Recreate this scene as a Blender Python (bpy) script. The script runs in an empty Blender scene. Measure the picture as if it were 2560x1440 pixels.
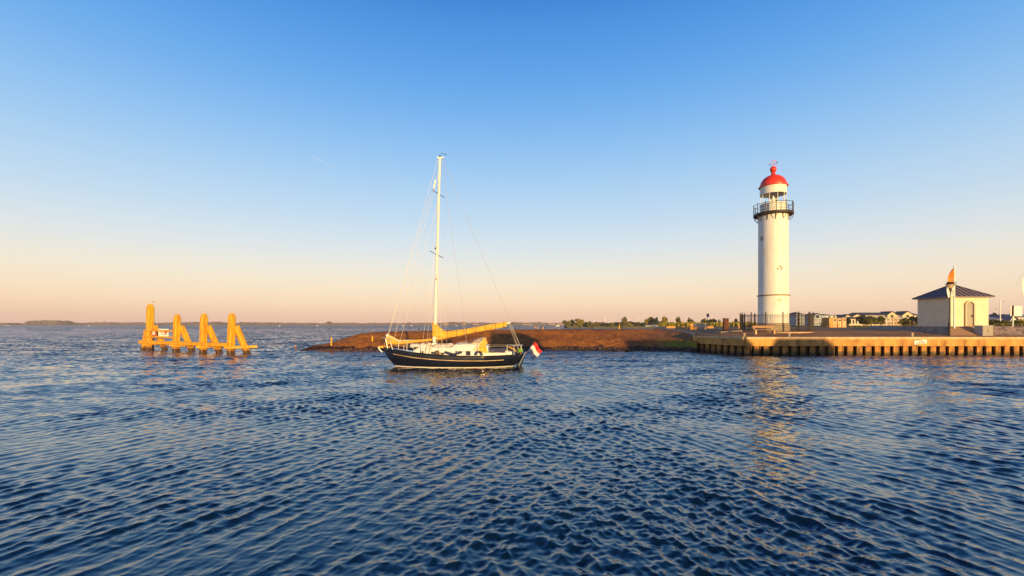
import bpy, math, random
import numpy as np
from mathutils import Vector, Matrix
R = math.radians
S = bpy.context.scene
COL = S.collection

# ------------------------------------------------------------------ camera, sky, sun, exposure
F = 1138.0; HZ = 812.0; EYE = 2.87          # photo pixels: focal length, horizon row; eye height over the water
cam = bpy.data.objects.new('camera', bpy.data.cameras.new('camera')); COL.objects.link(cam); S.camera = cam
cam.location = (0, 0, EYE); cam.rotation_euler = (R(90), 0, 0)
cam.data.sensor_width = 36; cam.data.lens = 36*F/2560; cam.data.shift_y = (HZ-720)/2560
cam.data.clip_start = 0.1; cam.data.clip_end = 60000
S.view_settings.view_transform = 'Standard'; S.view_settings.look = 'None'
S.view_settings.exposure = 0.33; S.view_settings.gamma = 1; S.view_settings.use_curve_mapping = False
SUN_EL = R(5.0); SUN_AZ = R(17.6)           # behind the camera, to the right
sdir = Vector((math.sin(SUN_AZ)*math.cos(SUN_EL), -math.cos(SUN_AZ)*math.cos(SUN_EL), math.sin(SUN_EL)))
sl = bpy.data.lights.new('sun', 'SUN'); sl.energy = 5.0; sl.angle = R(0.5); sl.color = (1.0, 0.68, 0.25)
sun = bpy.data.objects.new('sun', sl); COL.objects.link(sun)
sun.rotation_euler = (-sdir).to_track_quat('-Z', 'Y').to_euler(); sun.location = sdir*100

def s2l(c):
    return tuple((v/255/12.92 if v/255 <= .04045 else ((v/255+.055)/1.055)**2.4) for v in c)
wd = bpy.data.worlds.new('World'); S.world = wd; wd.use_nodes = True
nt = wd.node_tree; nt.nodes.clear(); N = nt.nodes.new; L = nt.links.new
out = N('ShaderNodeOutputWorld'); sky = N('ShaderNodeTexSky'); sky.sky_type = 'NISHITA'; sky.sun_disc = False
sky.sun_elevation = SUN_EL; sky.sun_rotation = math.pi - SUN_AZ; sky.air_density = 1.0; sky.dust_density = 0.6; sky.ozone_density = 2.0
b1 = N('ShaderNodeBackground'); b1.inputs[1].default_value = 0.02; L(sky.outputs[0], b1.inputs[0])
tc = N('ShaderNodeTexCoord'); sp = N('ShaderNodeSeparateXYZ'); L(tc.outputs['Generated'], sp.inputs[0])
rp = N('ShaderNodeValToRGB'); L(sp.outputs[2], rp.inputs[0]); rp.color_ramp.interpolation = 'B_SPLINE'
SKY = [(0.0, (230, 184, 164)), (.02, (242, 200, 170)), (.05, (246, 216, 182)), (.10, (238, 226, 204)), (.155, (214, 221, 224)), (.22, (188, 212, 231)),
       (.32, (150, 194, 233)), (.43, (103, 168, 230)), (.55, (58, 139, 219)), (.64, (34, 98, 182)), (.78, (12, 48, 112)), (1.0, (8, 34, 92))]
el = rp.color_ramp.elements
while len(el) > 1: el.remove(el[-1])
for i, (p, c) in enumerate(SKY):
    e = el[0] if i == 0 else el.new(p)
    e.position = p; e.color = s2l(c)+(1,)
b2 = N('ShaderNodeBackground'); b2.inputs[1].default_value = 0.82; L(rp.outputs[0], b2.inputs[0])
ad = N('ShaderNodeAddShader'); L(b1.outputs[0], ad.inputs[0]); L(b2.outputs[0], ad.inputs[1]); L(ad.outputs[0], out.inputs[0])

# ------------------------------------------------------------------ helpers
def X_(px, Z): return (px-1280)/F*Z
def z_(py, Z): return EYE-(py-HZ)/F*Z
def W(px, py, Z): return Vector((X_(px, Z), Z, z_(py, Z)))
def Zw(py, lvl=0.0): return (EYE-lvl)*F/(py-HZ)

class MB:
    def __init__(s): s.v = []; s.f = []; s.m = []
    def add(s, vs, fs, mi=0):
        n = len(s.v); s.v += [tuple(p) for p in vs]; s.f += [tuple(i+n for i in f) for f in fs]; s.m += [mi]*len(fs); return s
    def box(s, a, b, mi=0, rz=0, piv=None):
        x0, y0, z0 = a; x1, y1, z1 = b
        vs = [(x, y, z) for z in (z0, z1) for x, y in ((x0, y0), (x1, y0), (x1, y1), (x0, y1))]
        if rz:
            px, py = piv or ((x0+x1)/2, (y0+y1)/2); c, q = math.cos(rz), math.sin(rz)
            vs = [(px+(x-px)*c-(y-py)*q, py+(x-px)*q+(y-py)*c, z) for x, y, z in vs]
        return s.add(vs, [(0, 3, 2, 1), (4, 5, 6, 7), (0, 1, 5, 4), (1, 2, 6, 5), (2, 3, 7, 6), (3, 0, 4, 7)], mi)
    def tube(s, a, b, r0, r1=None, n=8, mi=0, caps=True, rot=0):
        a = Vector(a); b = Vector(b); r1 = r0 if r1 is None else r1
        d = (b-a).normalized(); u = d.cross(Vector((0, 0, 1)))
        if u.length < 1e-4: u = Vector((1, 0, 0))
        u.normalize(); w = d.cross(u)
        vs = []
        for c, r in ((a, r0), (b, r1)):
            for k in range(n):
                t = 2*math.pi*k/n+rot; vs.append(c+u*(math.cos(t)*r)+w*(math.sin(t)*r))
        fs = [(k, (k+1) % n, n+(k+1) % n, n+k) for k in range(n)]
        if caps: fs += [tuple(range(n))[::-1], tuple(range(n, 2*n))]
        return s.add(vs, fs, mi)
    def path(s, pts, r, n=6, mi=0):
        for a, b in zip(pts[:-1], pts[1:]): s.tube(a, b, r, r, n, mi)
        return s
    def lathe(s, prof, c=(0, 0), n=48, mi=0, close=True):
        vs = [(c[0]+r*math.cos(2*math.pi*k/n), c[1]+r*math.sin(2*math.pi*k/n), z) for r, z in prof for k in range(n)]
        fs = [(j*n+k, j*n+(k+1) % n, (j+1)*n+(k+1) % n, (j+1)*n+k) for j in range(len(prof)-1) for k in range(n)]
        if close:
            fs += [tuple(range(n))[::-1], tuple(range((len(prof)-1)*n, len(prof)*n))]
        return s.add(vs, fs, mi)
    def ring(s, c, R0, r, z, n=48, m=6, mi=0):
        vs = []
        for k in range(n):
            t = 2*math.pi*k/n
            for j in range(m):
                q = 2*math.pi*j/m; rr = R0+r*math.cos(q); vs.append((c[0]+rr*math.cos(t), c[1]+rr*math.sin(t), z+r*math.sin(q)))
        fs = [(k*m+j, ((k+1) % n)*m+j, ((k+1) % n)*m+(j+1) % m, k*m+(j+1) % m) for k in range(n) for j in range(m)]
        return s.add(vs, fs, mi)
    def prism(s, poly, d0, d1, axis='y', mi=0):
        """poly of 2-D points; axis y: poly in (x,z) pushed along y; axis z: poly in (x,y) pushed along z; axis x: (y,z) along x"""
        n = len(poly)
        f = {'y': lambda p, d: (p[0], d, p[1]), 'z': lambda p, d: (p[0], p[1], d), 'x': lambda p, d: (d, p[0], p[1])}[axis]
        vs = [f(p, d0) for p in poly]+[f(p, d1) for p in poly]
        fs = [tuple(range(n)), tuple(range(n, 2*n))[::-1]]+[(k, n+k, n+(k+1) % n, (k+1) % n) for k in range(n)]
        return s.add(vs, fs, mi)
    def sphere(s, c, rx, ry=None, rz=None, n=12, m=8, mi=0):
        ry = ry or rx; rz = rz or rx
        vs = [(c[0]+rx*math.sin(math.pi*j/m)*math.cos(2*math.pi*k/n), c[1]+ry*math.sin(math.pi*j/m)*math.sin(2*math.pi*k/n), c[2]-rz*math.cos(math.pi*j/m)) for j in range(m+1) for k in range(n)]
        fs = [(j*n+k, j*n+(k+1) % n, (j+1)*n+(k+1) % n, (j+1)*n+k) for j in range(m) for k in range(n)]
        return s.add(vs, fs, mi)
    def build(s, name, mats, parent=None, world=True, smooth=False, fix=True, bevel=0):
        me = bpy.data.meshes.new(name)
        off = Vector((0, 0, 0))
        if parent is not None and world:
            p = parent
            while p is not None: off += p.location; p = p.parent
        me.from_pydata([tuple(Vector(v)-off) for v in s.v], [], s.f)
        if not isinstance(mats, (list, tuple)): mats = [mats]
        for m in mats: me.materials.append(m)
        me.polygons.foreach_set('material_index', s.m)
        if fix:
            import bmesh
            bm = bmesh.new(); bm.from_mesh(me); bmesh.ops.recalc_face_normals(bm, faces=bm.faces); bm.to_mesh(me); bm.free()
        if smooth:
            me.polygons.foreach_set('use_smooth', [True]*len(me.polygons))
            me.set_sharp_from_angle(angle=R(35))
        me.update()
        o = bpy.data.objects.new(name, me); COL.objects.link(o)
        if parent is not None: o.parent = parent
        if bevel:
            b = o.modifiers.new('bevel', 'BEVEL'); b.width = bevel; b.segments = 1
        return o

def tag(o, label, cat, group=None):
    o['label'] = label; o['category'] = cat
    if group: o['group'] = group
    return o
def thing(name, label, cat, loc=(0, 0, 0), rz=0, group=None):
    o = bpy.data.objects.new(name, None); COL.objects.link(o); o.location = loc; o.rotation_euler = (0, 0, rz); o.empty_display_size = .2
    return tag(o, label, cat, group)
def struct(o): o['kind'] = 'structure'; return o
def copy_tree(o, parent=None):
    c = o.copy(); COL.objects.link(c); c.parent = parent
    for ch in list(o.children): copy_tree(ch, c)
    return c
ORD = ['first', 'second', 'third', 'fourth', 'fifth', 'sixth', 'seventh', 'eighth', 'ninth', 'tenth', 'eleventh', 'twelfth', 'thirteenth',
       'fourteenth', 'fifteenth', 'sixteenth', 'seventeenth', 'eighteenth', 'nineteenth', 'twentieth', 'twenty-first', 'twenty-second',
       'twenty-third', 'twenty-fourth', 'twenty-fifth', 'twenty-sixth', 'twenty-seventh', 'twenty-eighth', 'twenty-ninth', 'thirtieth']

# ------------------------------------------------------------------ materials
def mat(name, c, rough=.6, c2=None, scale=3.0, det=6, bump=0.0, bscale=None, metal=0, spec=.5, stretch=None, pos=(.35, .65), coat=0):
    m = bpy.data.materials.new(name); m.use_nodes = True; t = m.node_tree; b = t.nodes['Principled BSDF']
    b.inputs['Base Color'].default_value = tuple(c)+(1,); b.inputs['Roughness'].default_value = rough
    b.inputs['Metallic'].default_value = metal; b.inputs['Specular IOR Level'].default_value = spec; b.inputs['Coat Weight'].default_value = coat
    if c2 is not None or bump:
        tcn = t.nodes.new('ShaderNodeNewGeometry'); mp = t.nodes.new('ShaderNodeMapping'); t.links.new(tcn.outputs['Position'], mp.inputs[0])
        if stretch: mp.inputs['Scale'].default_value = stretch
    if c2 is not None:
        n = t.nodes.new('ShaderNodeTexNoise'); n.inputs['Scale'].default_value = scale; n.inputs['Detail'].default_value = det; n.inputs['Roughness'].default_value = .65
        t.links.new(mp.outputs[0], n.inputs[0])
        r = t.nodes.new('ShaderNodeValToRGB'); t.links.new(n.outputs[0], r.inputs[0])
        r.color_ramp.elements[0].position = pos[0]; r.color_ramp.elements[1].position = pos[1]
        r.color_ramp.elements[0].color = tuple(c)+(1,); r.color_ramp.elements[1].color = tuple(c2)+(1,)
        t.links.new(r.outputs[0], b.inputs['Base Color'])
    if bump:
        n2 = t.nodes.new('ShaderNodeTexNoise'); n2.inputs['Scale'].default_value = bscale or scale*3; n2.inputs['Detail'].default_value = 5
        t.links.new(mp.outputs[0], n2.inputs[0]); bp = t.nodes.new('ShaderNodeBump'); bp.inputs['Strength'].default_value = 1; bp.inputs['Distance'].default_value = bump
        t.links.new(n2.outputs[0], bp.inputs['Height']); t.links.new(bp.outputs[0], b.inputs['Normal'])
    return m
M = {}
M['white'] = mat('white_paint', (.80, .74, .65), .6, (.64, .52, .38), 1.3, pos=(.45, .85), stretch=(1.6, 1.6, .3), bump=.01, bscale=3)
M['redpaint'] = mat('red_paint', (.80, .045, .012), .4, (.66, .035, .012), 3)
M['bandc'] = mat('brown_moulding', (.24, .13, .05), .6)
M['iron'] = mat('dark_iron', (.018, .011, .009), .6, (.05, .022, .012), 8)
M['concrete'] = mat('weathered_concrete', (.64, .31, .075), .85, (.22, .095, .025), 1.3, 10, .02, 12, stretch=(1, 1, .35), pos=(.42, .68))
M['cap'] = mat('light_concrete_edge', (.72, .48, .26), .8, (.48, .28, .12), 1.8, 8, .01, 14)
M['pile_steel'] = mat('rusty_sheet_steel', (.52, .22, .04), .8, (.16, .07, .02), 2.2, 8, .02, 10, stretch=(1, 1, .5))
M['dark'] = mat('slot_shade_dark', (.025, .016, .009), .9)  # near-black colour stands in for the shade inside the piling slots
M['yellow_wood'] = mat('yellow_timber', (.80, .37, .006), .65, (.38, .13, .004), 2.0, 8, .012, 20, stretch=(2.2, 2.2, .35), pos=(.44, .70))
M['wet_wood'] = mat('wet_algae_timber', (.10, .045, .012), .5, (.05, .025, .01), 5)
M['stone'] = mat('pale_stone', (.42, .32, .22), .8, (.30, .22, .15), 3)
M['gold_cloth'] = mat('golden_canvas', (.82, .46, .045), .8, (.60, .30, .03), 3.5, bump=.09, bscale=5, stretch=(.5, 1, 1.8))
M['beige_cloth'] = mat('beige_canvas', (.66, .50, .34), .85)
M['white_gel'] = mat('white_gelcoat', (.80, .77, .70), .3, (.70, .66, .58), 4)
M['hull'] = mat('black_hull_paint', (.010, .011, .020), .12, coat=.5)
M['antifoul'] = mat('red_bottom_paint', (.35, .03, .015), .5)
M['alu'] = mat('pale_mast_alloy', (.78, .74, .66), .35)
M['steel'] = mat('stainless_steel', (.62, .60, .57), .3, metal=.6)
M['rope'] = mat('grey_rigging', (.42, .36, .32), .6)
M['rope_l'] = mat('pale_rigging', (.75, .62, .50), .6)
M['glass'] = mat('dark_window_glass', (.03, .03, .035), .08)
M['navy'] = mat('navy_cloth', (.018, .018, .07), .7)
M['red'] = mat('signal_red', (.50, .012, .015), .6)
M['wh'] = mat('plain_white', (.70, .66, .62), .6)
M['blue'] = mat('deep_blue', (.03, .04, .16), .6)
M['wood'] = mat('varnished_wood', (.36, .17, .06), .5, (.24, .10, .035), 6)
M['brown'] = mat('brown_rubber', (.13, .07, .035), .5)
M['orange'] = mat('orange_cloth', (.75, .20, .02), .8)
M['rust'] = mat('rusted_steel_plate', (.12, .04, .022), .9, (.06, .022, .015), 3)
M['bluepanel'] = mat('blue_grey_panel', (.06, .07, .13), .5)
M['grey'] = mat('grey_metal', (.30, .29, .30), .45)
M['brick'] = None

def nodes_of(m): m.use_nodes = True; return m.node_tree, m.node_tree.nodes['Principled BSDF']
# paving: brown brick plaza
def paving():
    m = bpy.data.materials.new('brown_brick_paving'); t, b = nodes_of(m); b.inputs['Roughness'].default_value = .9; b.inputs['Specular IOR Level'].default_value = .1
    g = t.nodes.new('ShaderNodeNewGeometry'); n = t.nodes.new('ShaderNodeTexNoise'); n.inputs['Scale'].default_value = .35; n.inputs['Detail'].default_value = 9; t.links.new(g.outputs['Position'], n.inputs[0])
    r = t.nodes.new('ShaderNodeValToRGB'); t.links.new(n.outputs[0], r.inputs[0]); e = r.color_ramp.elements
    e[0].position = .3; e[0].color = (.42, .19, .08, 1); e[1].position = .7; e[1].color = (.66, .33, .15, 1)
    br = t.nodes.new('ShaderNodeTexBrick'); br.inputs['Scale'].default_value = 4; t.links.new(g.outputs['Position'], br.inputs[0])
    br.inputs['Color1'].default_value = (.9, .9, .9, 1); br.inputs['Color2'].default_value = (.65, .62, .6, 1); br.inputs['Mortar'].default_value = (.4, .38, .36, 1)
    mx = t.nodes.new('ShaderNodeMix'); mx.data_type = 'RGBA'; mx.blend_type = 'MULTIPLY'; mx.inputs[0].default_value = 1
    t.links.new(r.outputs[0], mx.inputs[6]); t.links.new(br.outputs[0], mx.inputs[7])
    # far fields turn to grass
    sx = t.nodes.new('ShaderNodeSeparateXYZ'); t.links.new(g.outputs['Position'], sx.inputs[0])
    n3 = t.nodes.new('ShaderNodeTexNoise'); n3.inputs['Scale'].default_value = .05; t.links.new(g.outputs['Position'], n3.inputs[0])
    a = t.nodes.new('ShaderNodeMath'); a.operation = 'MULTIPLY_ADD'; a.inputs[1].default_value = 30; t.links.new(n3.outputs[0], a.inputs[0]); t.links.new(sx.outputs[1], a.inputs[2])
    c = t.nodes.new('ShaderNodeMapRange'); c.inputs[1].default_value = 128; c.inputs[2].default_value = 134; t.links.new(a.outputs[0], c.inputs[0])
    m2 = t.nodes.new('ShaderNodeMix'); m2.data_type = 'RGBA'; t.links.new(c.outputs[0], m2.inputs[0]); t.links.new(mx.outputs[2], m2.inputs[6]); m2.inputs[7].default_value = (.08, .095, .02, 1)
    t.links.new(m2.outputs[2], b.inputs['Base Color'])
    return m
M['paving'] = paving()
def embank():
    m = bpy.data.materials.new('brown_bitumen_slope'); t, b = nodes_of(m); b.inputs['Roughness'].default_value = .85; b.inputs['Specular IOR Level'].default_value = .2
    g = t.nodes.new('ShaderNodeNewGeometry'); sx = t.nodes.new('ShaderNodeSeparateXYZ'); t.links.new(g.outputs['Position'], sx.inputs[0])
    def noise(s, d=8, st=None):
        n = t.nodes.new('ShaderNodeTexNoise'); n.inputs['Scale'].default_value = s; n.inputs['Detail'].default_value = d; n.inputs['Roughness'].default_value = .65
        if st:
            mp = t.nodes.new('ShaderNodeMapping'); mp.inputs['Scale'].default_value = st; t.links.new(g.outputs['Position'], mp.inputs[0]); t.links.new(mp.outputs[0], n.inputs[0])
        else: t.links.new(g.outputs['Position'], n.inputs[0])
        return n.outputs[0]
    def mixc(f, a, c):
        x = t.nodes.new('ShaderNodeMix'); x.data_type = 'RGBA'; t.links.new(f, x.inputs[0])
        for i, v in ((6, a), (7, c)):
            if isinstance(v, tuple): x.inputs[i].default_value = v+(1,)
            else: t.links.new(v, x.inputs[i])
        return x.outputs[2]
    def rng(v, a, c):
        x = t.nodes.new('ShaderNodeMapRange'); x.inputs[1].default_value = a; x.inputs[2].default_value = c; t.links.new(v, x.inputs[0]); return x.outputs[0]
    def math_(op, a, c):
        x = t.nodes.new('ShaderNodeMath'); x.operation = op
        for i, v in ((0, a), (1, c)):
            if isinstance(v, (int, float)): x.inputs[i].default_value = v
            else: t.links.new(v, x.inputs[i])
        return x.outputs[0]
    base = mixc(rng(noise(1.4, 10), .38, .62), (.48, .165, .03), (.25, .08, .018))
    base = mixc(rng(noise(.25, 4), .5, .6), base, mixc(rng(noise(3, 8), .4, .6), (.36, .12, .03), (.17, .05, .014)))
    base = mixc(rng(noise(6, 4), .55, .75), base, (.55, .20, .04))
    base = mixc(rng(noise(9, 2), .735, .76), base, (.60, .48, .34))          # chalky specks
    # grass at the quay end, low down
    gx = math_('ADD', sx.outputs[0], math_('MULTIPLY', noise(.5, 6), 6)); gm = rng(gx, 18.8, 21)
    gz = rng(math_('ADD', sx.outputs[2], math_('MULTIPLY', noise(1.5), .5)), 1.5, 1.2)
    base = mixc(math_('MULTIPLY', gm, gz), base, (.26, .20, .018))
    # weed covered wet zone at the waterline
    wz = rng(math_('SUBTRACT', sx.outputs[2], math_('MULTIPLY', noise(.45, 9), 1.5)), -.30, -.36)
    base = mixc(wz, base, (.045, .018, .014))
    t.links.new(base, b.inputs['Base Color'])
    bp = t.nodes.new('ShaderNodeBump'); bp.inputs['Distance'].default_value = .30; t.links.new(noise(2.6, 9), bp.inputs['Height']); t.links.new(bp.outputs[0], b.inputs['Normal'])
    return m
M['embank'] = embank()
def cobble():
    m = bpy.data.materials.new('cobbled_stone'); t, b = nodes_of(m); b.inputs['Roughness'].default_value = .85
    g = t.nodes.new('ShaderNodeNewGeometry'); v = t.nodes.new('ShaderNodeTexVoronoi'); v.inputs['Scale'].default_value = 3.0
    mp = t.nodes.new('ShaderNodeMapping'); mp.inputs['Scale'].default_value = (.8, 1, 1.6); t.links.new(g.outputs['Position'], mp.inputs[0]); t.links.new(mp.outputs[0], v.inputs[0])
    r = t.nodes.new('ShaderNodeValToRGB'); t.links.new(v.outputs['Color'], r.inputs[0]); e = r.color_ramp.elements
    e[0].position = .1; e[0].color = (.14, .085, .065, 1); e[1].position = .9; e[1].color = (.40, .27, .20, 1)
    t.links.new(r.outputs[0], b.inputs['Base Color']); bp = t.nodes.new('ShaderNodeBump'); bp.inputs['Distance'].default_value = .04; bp.invert = True
    t.links.new(v.outputs['Distance'], bp.inputs['Height']); t.links.new(bp.outputs[0], b.inputs['Normal'])
    return m
M['cobble'] = cobble()
def foliage(name, c, c2):
    m = bpy.data.materials.new(name); t, b = nodes_of(m); b.inputs['Roughness'].default_value = .7; b.inputs['Specular IOR Level'].default_value = .2
    g = t.nodes.new('ShaderNodeNewGeometry'); n = t.nodes.new('ShaderNodeTexNoise'); n.inputs['Scale'].default_value = .35; n.inputs['Detail'].default_value = 6
    t.links.new(g.outputs['Position'], n.inputs[0]); r = t.nodes.new('ShaderNodeValToRGB'); t.links.new(n.outputs[0], r.inputs[0])
    e = r.color_ramp.elements; e[0].position = .35; e[0].color = tuple(c)+(1,); e[1].position = .65; e[1].color = tuple(c2)+(1,)
    t.links.new(r.outputs[0], b.inputs['Base Color'])
    return m
M['leaf_olive'] = foliage('olive_leaves', (.08, .08, .012), (.22, .17, .025))
M['leaf_gold'] = foliage('golden_green_leaves', (.18, .15, .018), (.36, .26, .03))
M['leaf_dark'] = foliage('dark_green_leaves', (.022, .032, .012), (.05, .06, .018))
M['reed'] = foliage('reddish_reeds', (.16, .08, .03), (.12, .10, .03))
M['bark'] = mat('bark', (.10, .065, .04), .9)
M['farland'] = mat('far_fields', (.44, .24, .15), .95, (.22, .16, .07), .01)
M['farwood'] = mat('far_wood_leaves', (.10, .07, .06), .95, (.15, .11, .08), .02)
M['spit'] = mat('spit_soil', (.14, .10, .04), .95, (.10, .10, .03), .2)

def waterline(m, z0, z1, col):
    t = m.node_tree; b = t.nodes['Principled BSDF']; src = b.inputs['Base Color'].links[0].from_socket
    g = t.nodes.new('ShaderNodeNewGeometry'); sx = t.nodes.new('ShaderNodeSeparateXYZ'); t.links.new(g.outputs['Position'], sx.inputs[0])
    n = t.nodes.new('ShaderNodeTexNoise'); n.inputs['Scale'].default_value = 1.6; n.inputs['Detail'].default_value = 7; t.links.new(g.outputs['Position'], n.inputs[0])
    a = t.nodes.new('ShaderNodeMath'); a.operation = 'MULTIPLY_ADD'; a.inputs[1].default_value = -.8; t.links.new(n.outputs[0], a.inputs[0]); t.links.new(sx.outputs[2], a.inputs[2])
    r = t.nodes.new('ShaderNodeMapRange'); r.inputs[1].default_value = z0-.4; r.inputs[2].default_value = z1-.4; t.links.new(a.outputs[0], r.inputs[0])
    x = t.nodes.new('ShaderNodeMix'); x.data_type = 'RGBA'; t.links.new(r.outputs[0], x.inputs[0]); x.inputs[6].default_value = col+(1,); t.links.new(src, x.inputs[7]); t.links.new(x.outputs[2], b.inputs['Base Color'])
waterline(M['pile_steel'], .15, .42, (.07, .045, .015)); waterline(M['yellow_wood'], .30, .60, (.20, .075, .012))

# ------------------------------------------------------------------ water
def build_water():
    rng = np.random.default_rng(7)
    nr, na = 1400, 1100
    r = (3.2*np.exp(np.linspace(0, math.log(260/3.2), nr))).astype(np.float32); a = np.radians(np.linspace(-64, 64, na)).astype(np.float32)
    RR, AA = np.meshgrid(r, a, indexing='ij'); X = RR*np.sin(AA); Y = RR*np.cos(AA)
    X0, Y0 = X.copy(), Y.copy(); H = np.zeros_like(X); DX = np.zeros_like(X); DY = np.zeros_like(X)
    sp_ = RR*max((r[1]/r[0]-1), (a[1]-a[0]))
    edge = np.clip((250-RR)/120, 0, 1)
    comps = []
    def soft(seed):                            # slowly varying field in -1..1
        rg = np.random.default_rng(seed); f_ = np.zeros_like(X)
        for i in range(10):
            lam = 6+rg.random()*26; t_ = rg.random()*math.pi; f_ += np.cos(2*math.pi/lam*(math.cos(t_)*X0+math.sin(t_)*Y0)+rg.random()*6)
        return np.clip(f_/3.2, -1, 1)
    side = 1/(1+np.exp((X0-1.0)/3.5+1.2*soft(3)))
    envA = .18+1.0*side; envB = .18+1.0*(1-side); envC = 1+.35*soft(5)
    for i in range(96):                       # short chop, two crossing families
        lam = .085*(.60/.085)**(rng.random()**1.1); fam = i % 2
        comps.append((lam, (25+rng.normal()*11)*(1 if fam else -1), .032, envA if fam else envB))
    for i in range(40):                       # small ripples facing the quay
        comps.append((.09*(.48/.09)**rng.random(), 76*rng.choice((-1, 1))+rng.normal()*20, .031, envC))
    for i in range(18):                       # longer waves
        comps.append((1.3*(4.5/1.3)**rng.random(), 55*rng.choice((-1, 1))+rng.normal()*26, .0125, envC))
    for lam, crest, slope, env in comps:
        c = R(crest); kx, ky = math.cos(c), -math.sin(c)   # normal to the crest line (sin c, cos c)
        k = 2*math.pi/lam; A = slope/k; ph = rng.random()*2*math.pi
        fade = (np.clip((lam/(sp_*2.5))-1, 0, 1)*edge*env).astype(np.float32)
        th = (np.float32(k*kx)*X0+np.float32(k*ky)*Y0+np.float32(ph)).astype(np.float32)
        fade *= np.float32(A); sn = np.sin(th)*fade*np.float32(.95); H += fade*np.cos(th); DX -= np.float32(kx)*sn; DY -= np.float32(ky)*sn
    # patches of calmer and rougher water
    pat = np.zeros_like(X)
    for i in range(14):
        lam = 3+rng.random()*16; t = rng.random()*math.pi; pat += np.cos(2*math.pi/lam*(math.cos(t)*X0+math.sin(t)*Y0)+rng.random()*6)
    pat = 1+.14*np.clip(pat, -3.2, 3.5); H *= pat
    X = X0+DX; Y = Y0+DY
    vs = np.stack([X, Y, H], -1).reshape(-1, 3).astype(np.float32)
    i = np.arange(nr-1)[:, None]*na+np.arange(na-1)[None, :]
    q = np.stack([i, i+1, i+1+na, i+na], -1).reshape(-1, 4)[:, ::-1].astype(np.int32)
    # flat water beyond: an outer skirt to the horizon all round
    ring = []
    n0 = len(vs)
    nb = 180
    th = np.linspace(0, 2*math.pi, nb, endpoint=False)
    extra = []
    # far sector behind the fine patch
    far_r = np.array([260, 420, 700, 1200, 2400])
    fa = np.radians(np.linspace(-64, 64, 60))
    for rr in far_r:
        for t in fa: extra.append((rr*math.sin(t), rr*math.cos(t), 0))
    fr = len(far_r)
    j = n0+np.arange(fr-1)[:, None]*60+np.arange(59)[None, :]
    q2 = np.stack([j, j+1, j+61, j+60], -1).reshape(-1, 4)[:, ::-1].astype(np.int32)
    vs = np.concatenate([vs, np.array(extra, np.float32)]); q = np.concatenate([q, q2])
    # remaining sector behind and beside the camera
    n1 = len(vs); sa = np.radians(np.linspace(64, 296, 60)); extra = []
    for rr in (3.2, 30, 260, 2400):
        for t in sa: extra.append((rr*math.sin(t), rr*math.cos(t), 0))
    j = n1+np.arange(3)[:, None]*60+np.arange(59)[None, :]
    q3 = np.stack([j, j+1, j+61, j+60], -1).reshape(-1, 4)[:, ::-1].astype(np.int32)
    vs = np.concatenate([vs, np.array(extra, np.float32)]); q = np.concatenate([q, q3])
    # disc under the camera
    n2 = len(vs); k = 60; extra = [(0, 0, 0)]+[(3.3*math.sin(2*math.pi*t/k), 3.3*math.cos(2*math.pi*t/k), -.02) for t in range(k)]
    vs = np.concatenate([vs, np.array(extra, np.float32)])
    me = bpy.data.meshes.new('water')
    tris = [(n2, n2+1+(t+1) % k, n2+1+t) for t in range(k)]
    nq = len(q); me.vertices.add(len(vs)); me.vertices.foreach_set('co', vs.ravel())
    loops = np.concatenate([q.ravel(), np.array(tris, np.int32).ravel()]); me.loops.add(len(loops)); me.loops.foreach_set('vertex_index', loops)
    npoly = nq+k; me.polygons.add(npoly)
    st = np.concatenate([np.arange(nq)*4, nq*4+np.arange(k)*3]).astype(np.int32); tot = np.concatenate([np.full(nq, 4), np.full(k, 3)]).astype(np.int32)
    me.polygons.foreach_set('loop_start', st); me.polygons.foreach_set('loop_total', tot)
    me.polygons.foreach_set('use_smooth', np.ones(npoly, bool)); me.update(calc_edges=True); me.validate()
    m = bpy.data.materials.new('sea_water'); t, b = nodes_of(m)
    b.inputs['Base Color'].default_value = (.001, .013, .027, 1); b.inputs['Roughness'].default_value = .015; b.inputs['IOR'].default_value = 1.8
    g = t.nodes.new('ShaderNodeNewGeometry')
    def nz(s, d, st, rz=0):
        mp = t.nodes.new('ShaderNodeMapping'); mp.inputs['Scale'].default_value = st; mp.inputs['Rotation'].default_value = (0, 0, rz)
        t.links.new(g.outputs['Position'], mp.inputs[0])
        n = t.nodes.new('ShaderNodeTexNoise'); n.inputs['Scale'].default_value = s; n.inputs['Detail'].default_value = d; n.inputs['Roughness'].default_value = .55
        t.links.new(mp.outputs[0], n.inputs[0]); return n.outputs[0]
    bp = t.nodes.new('ShaderNodeBump'); bp.inputs['Distance'].default_value = .006; t.links.new(nz(5.0, 3, (.6, 1.9, 1), .1), bp.inputs['Height'])
    # distance from the fine patch: chop of the far water comes from a second bump
    ln = t.nodes.new('ShaderNodeVectorMath'); ln.operation = 'LENGTH'; t.links.new(g.outputs['Position'], ln.inputs[0])
    mr = t.nodes.new('ShaderNodeMapRange'); mr.inputs[1].default_value = 12; mr.inputs[2].default_value = 75; mr.inputs[3].default_value = 0; mr.inputs[4].default_value = 1
    t.links.new(ln.outputs['Value'], mr.inputs[0])
    def vm(op, a, c):
        x = t.nodes.new('ShaderNodeVectorMath'); x.operation = op
        for i, v_ in ((0, a), (1, c)):
            if isinstance(v_, tuple): x.inputs[i].default_value = v_
            elif v_ is not None: t.links.new(v_, x.inputs[i])
        return x
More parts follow.
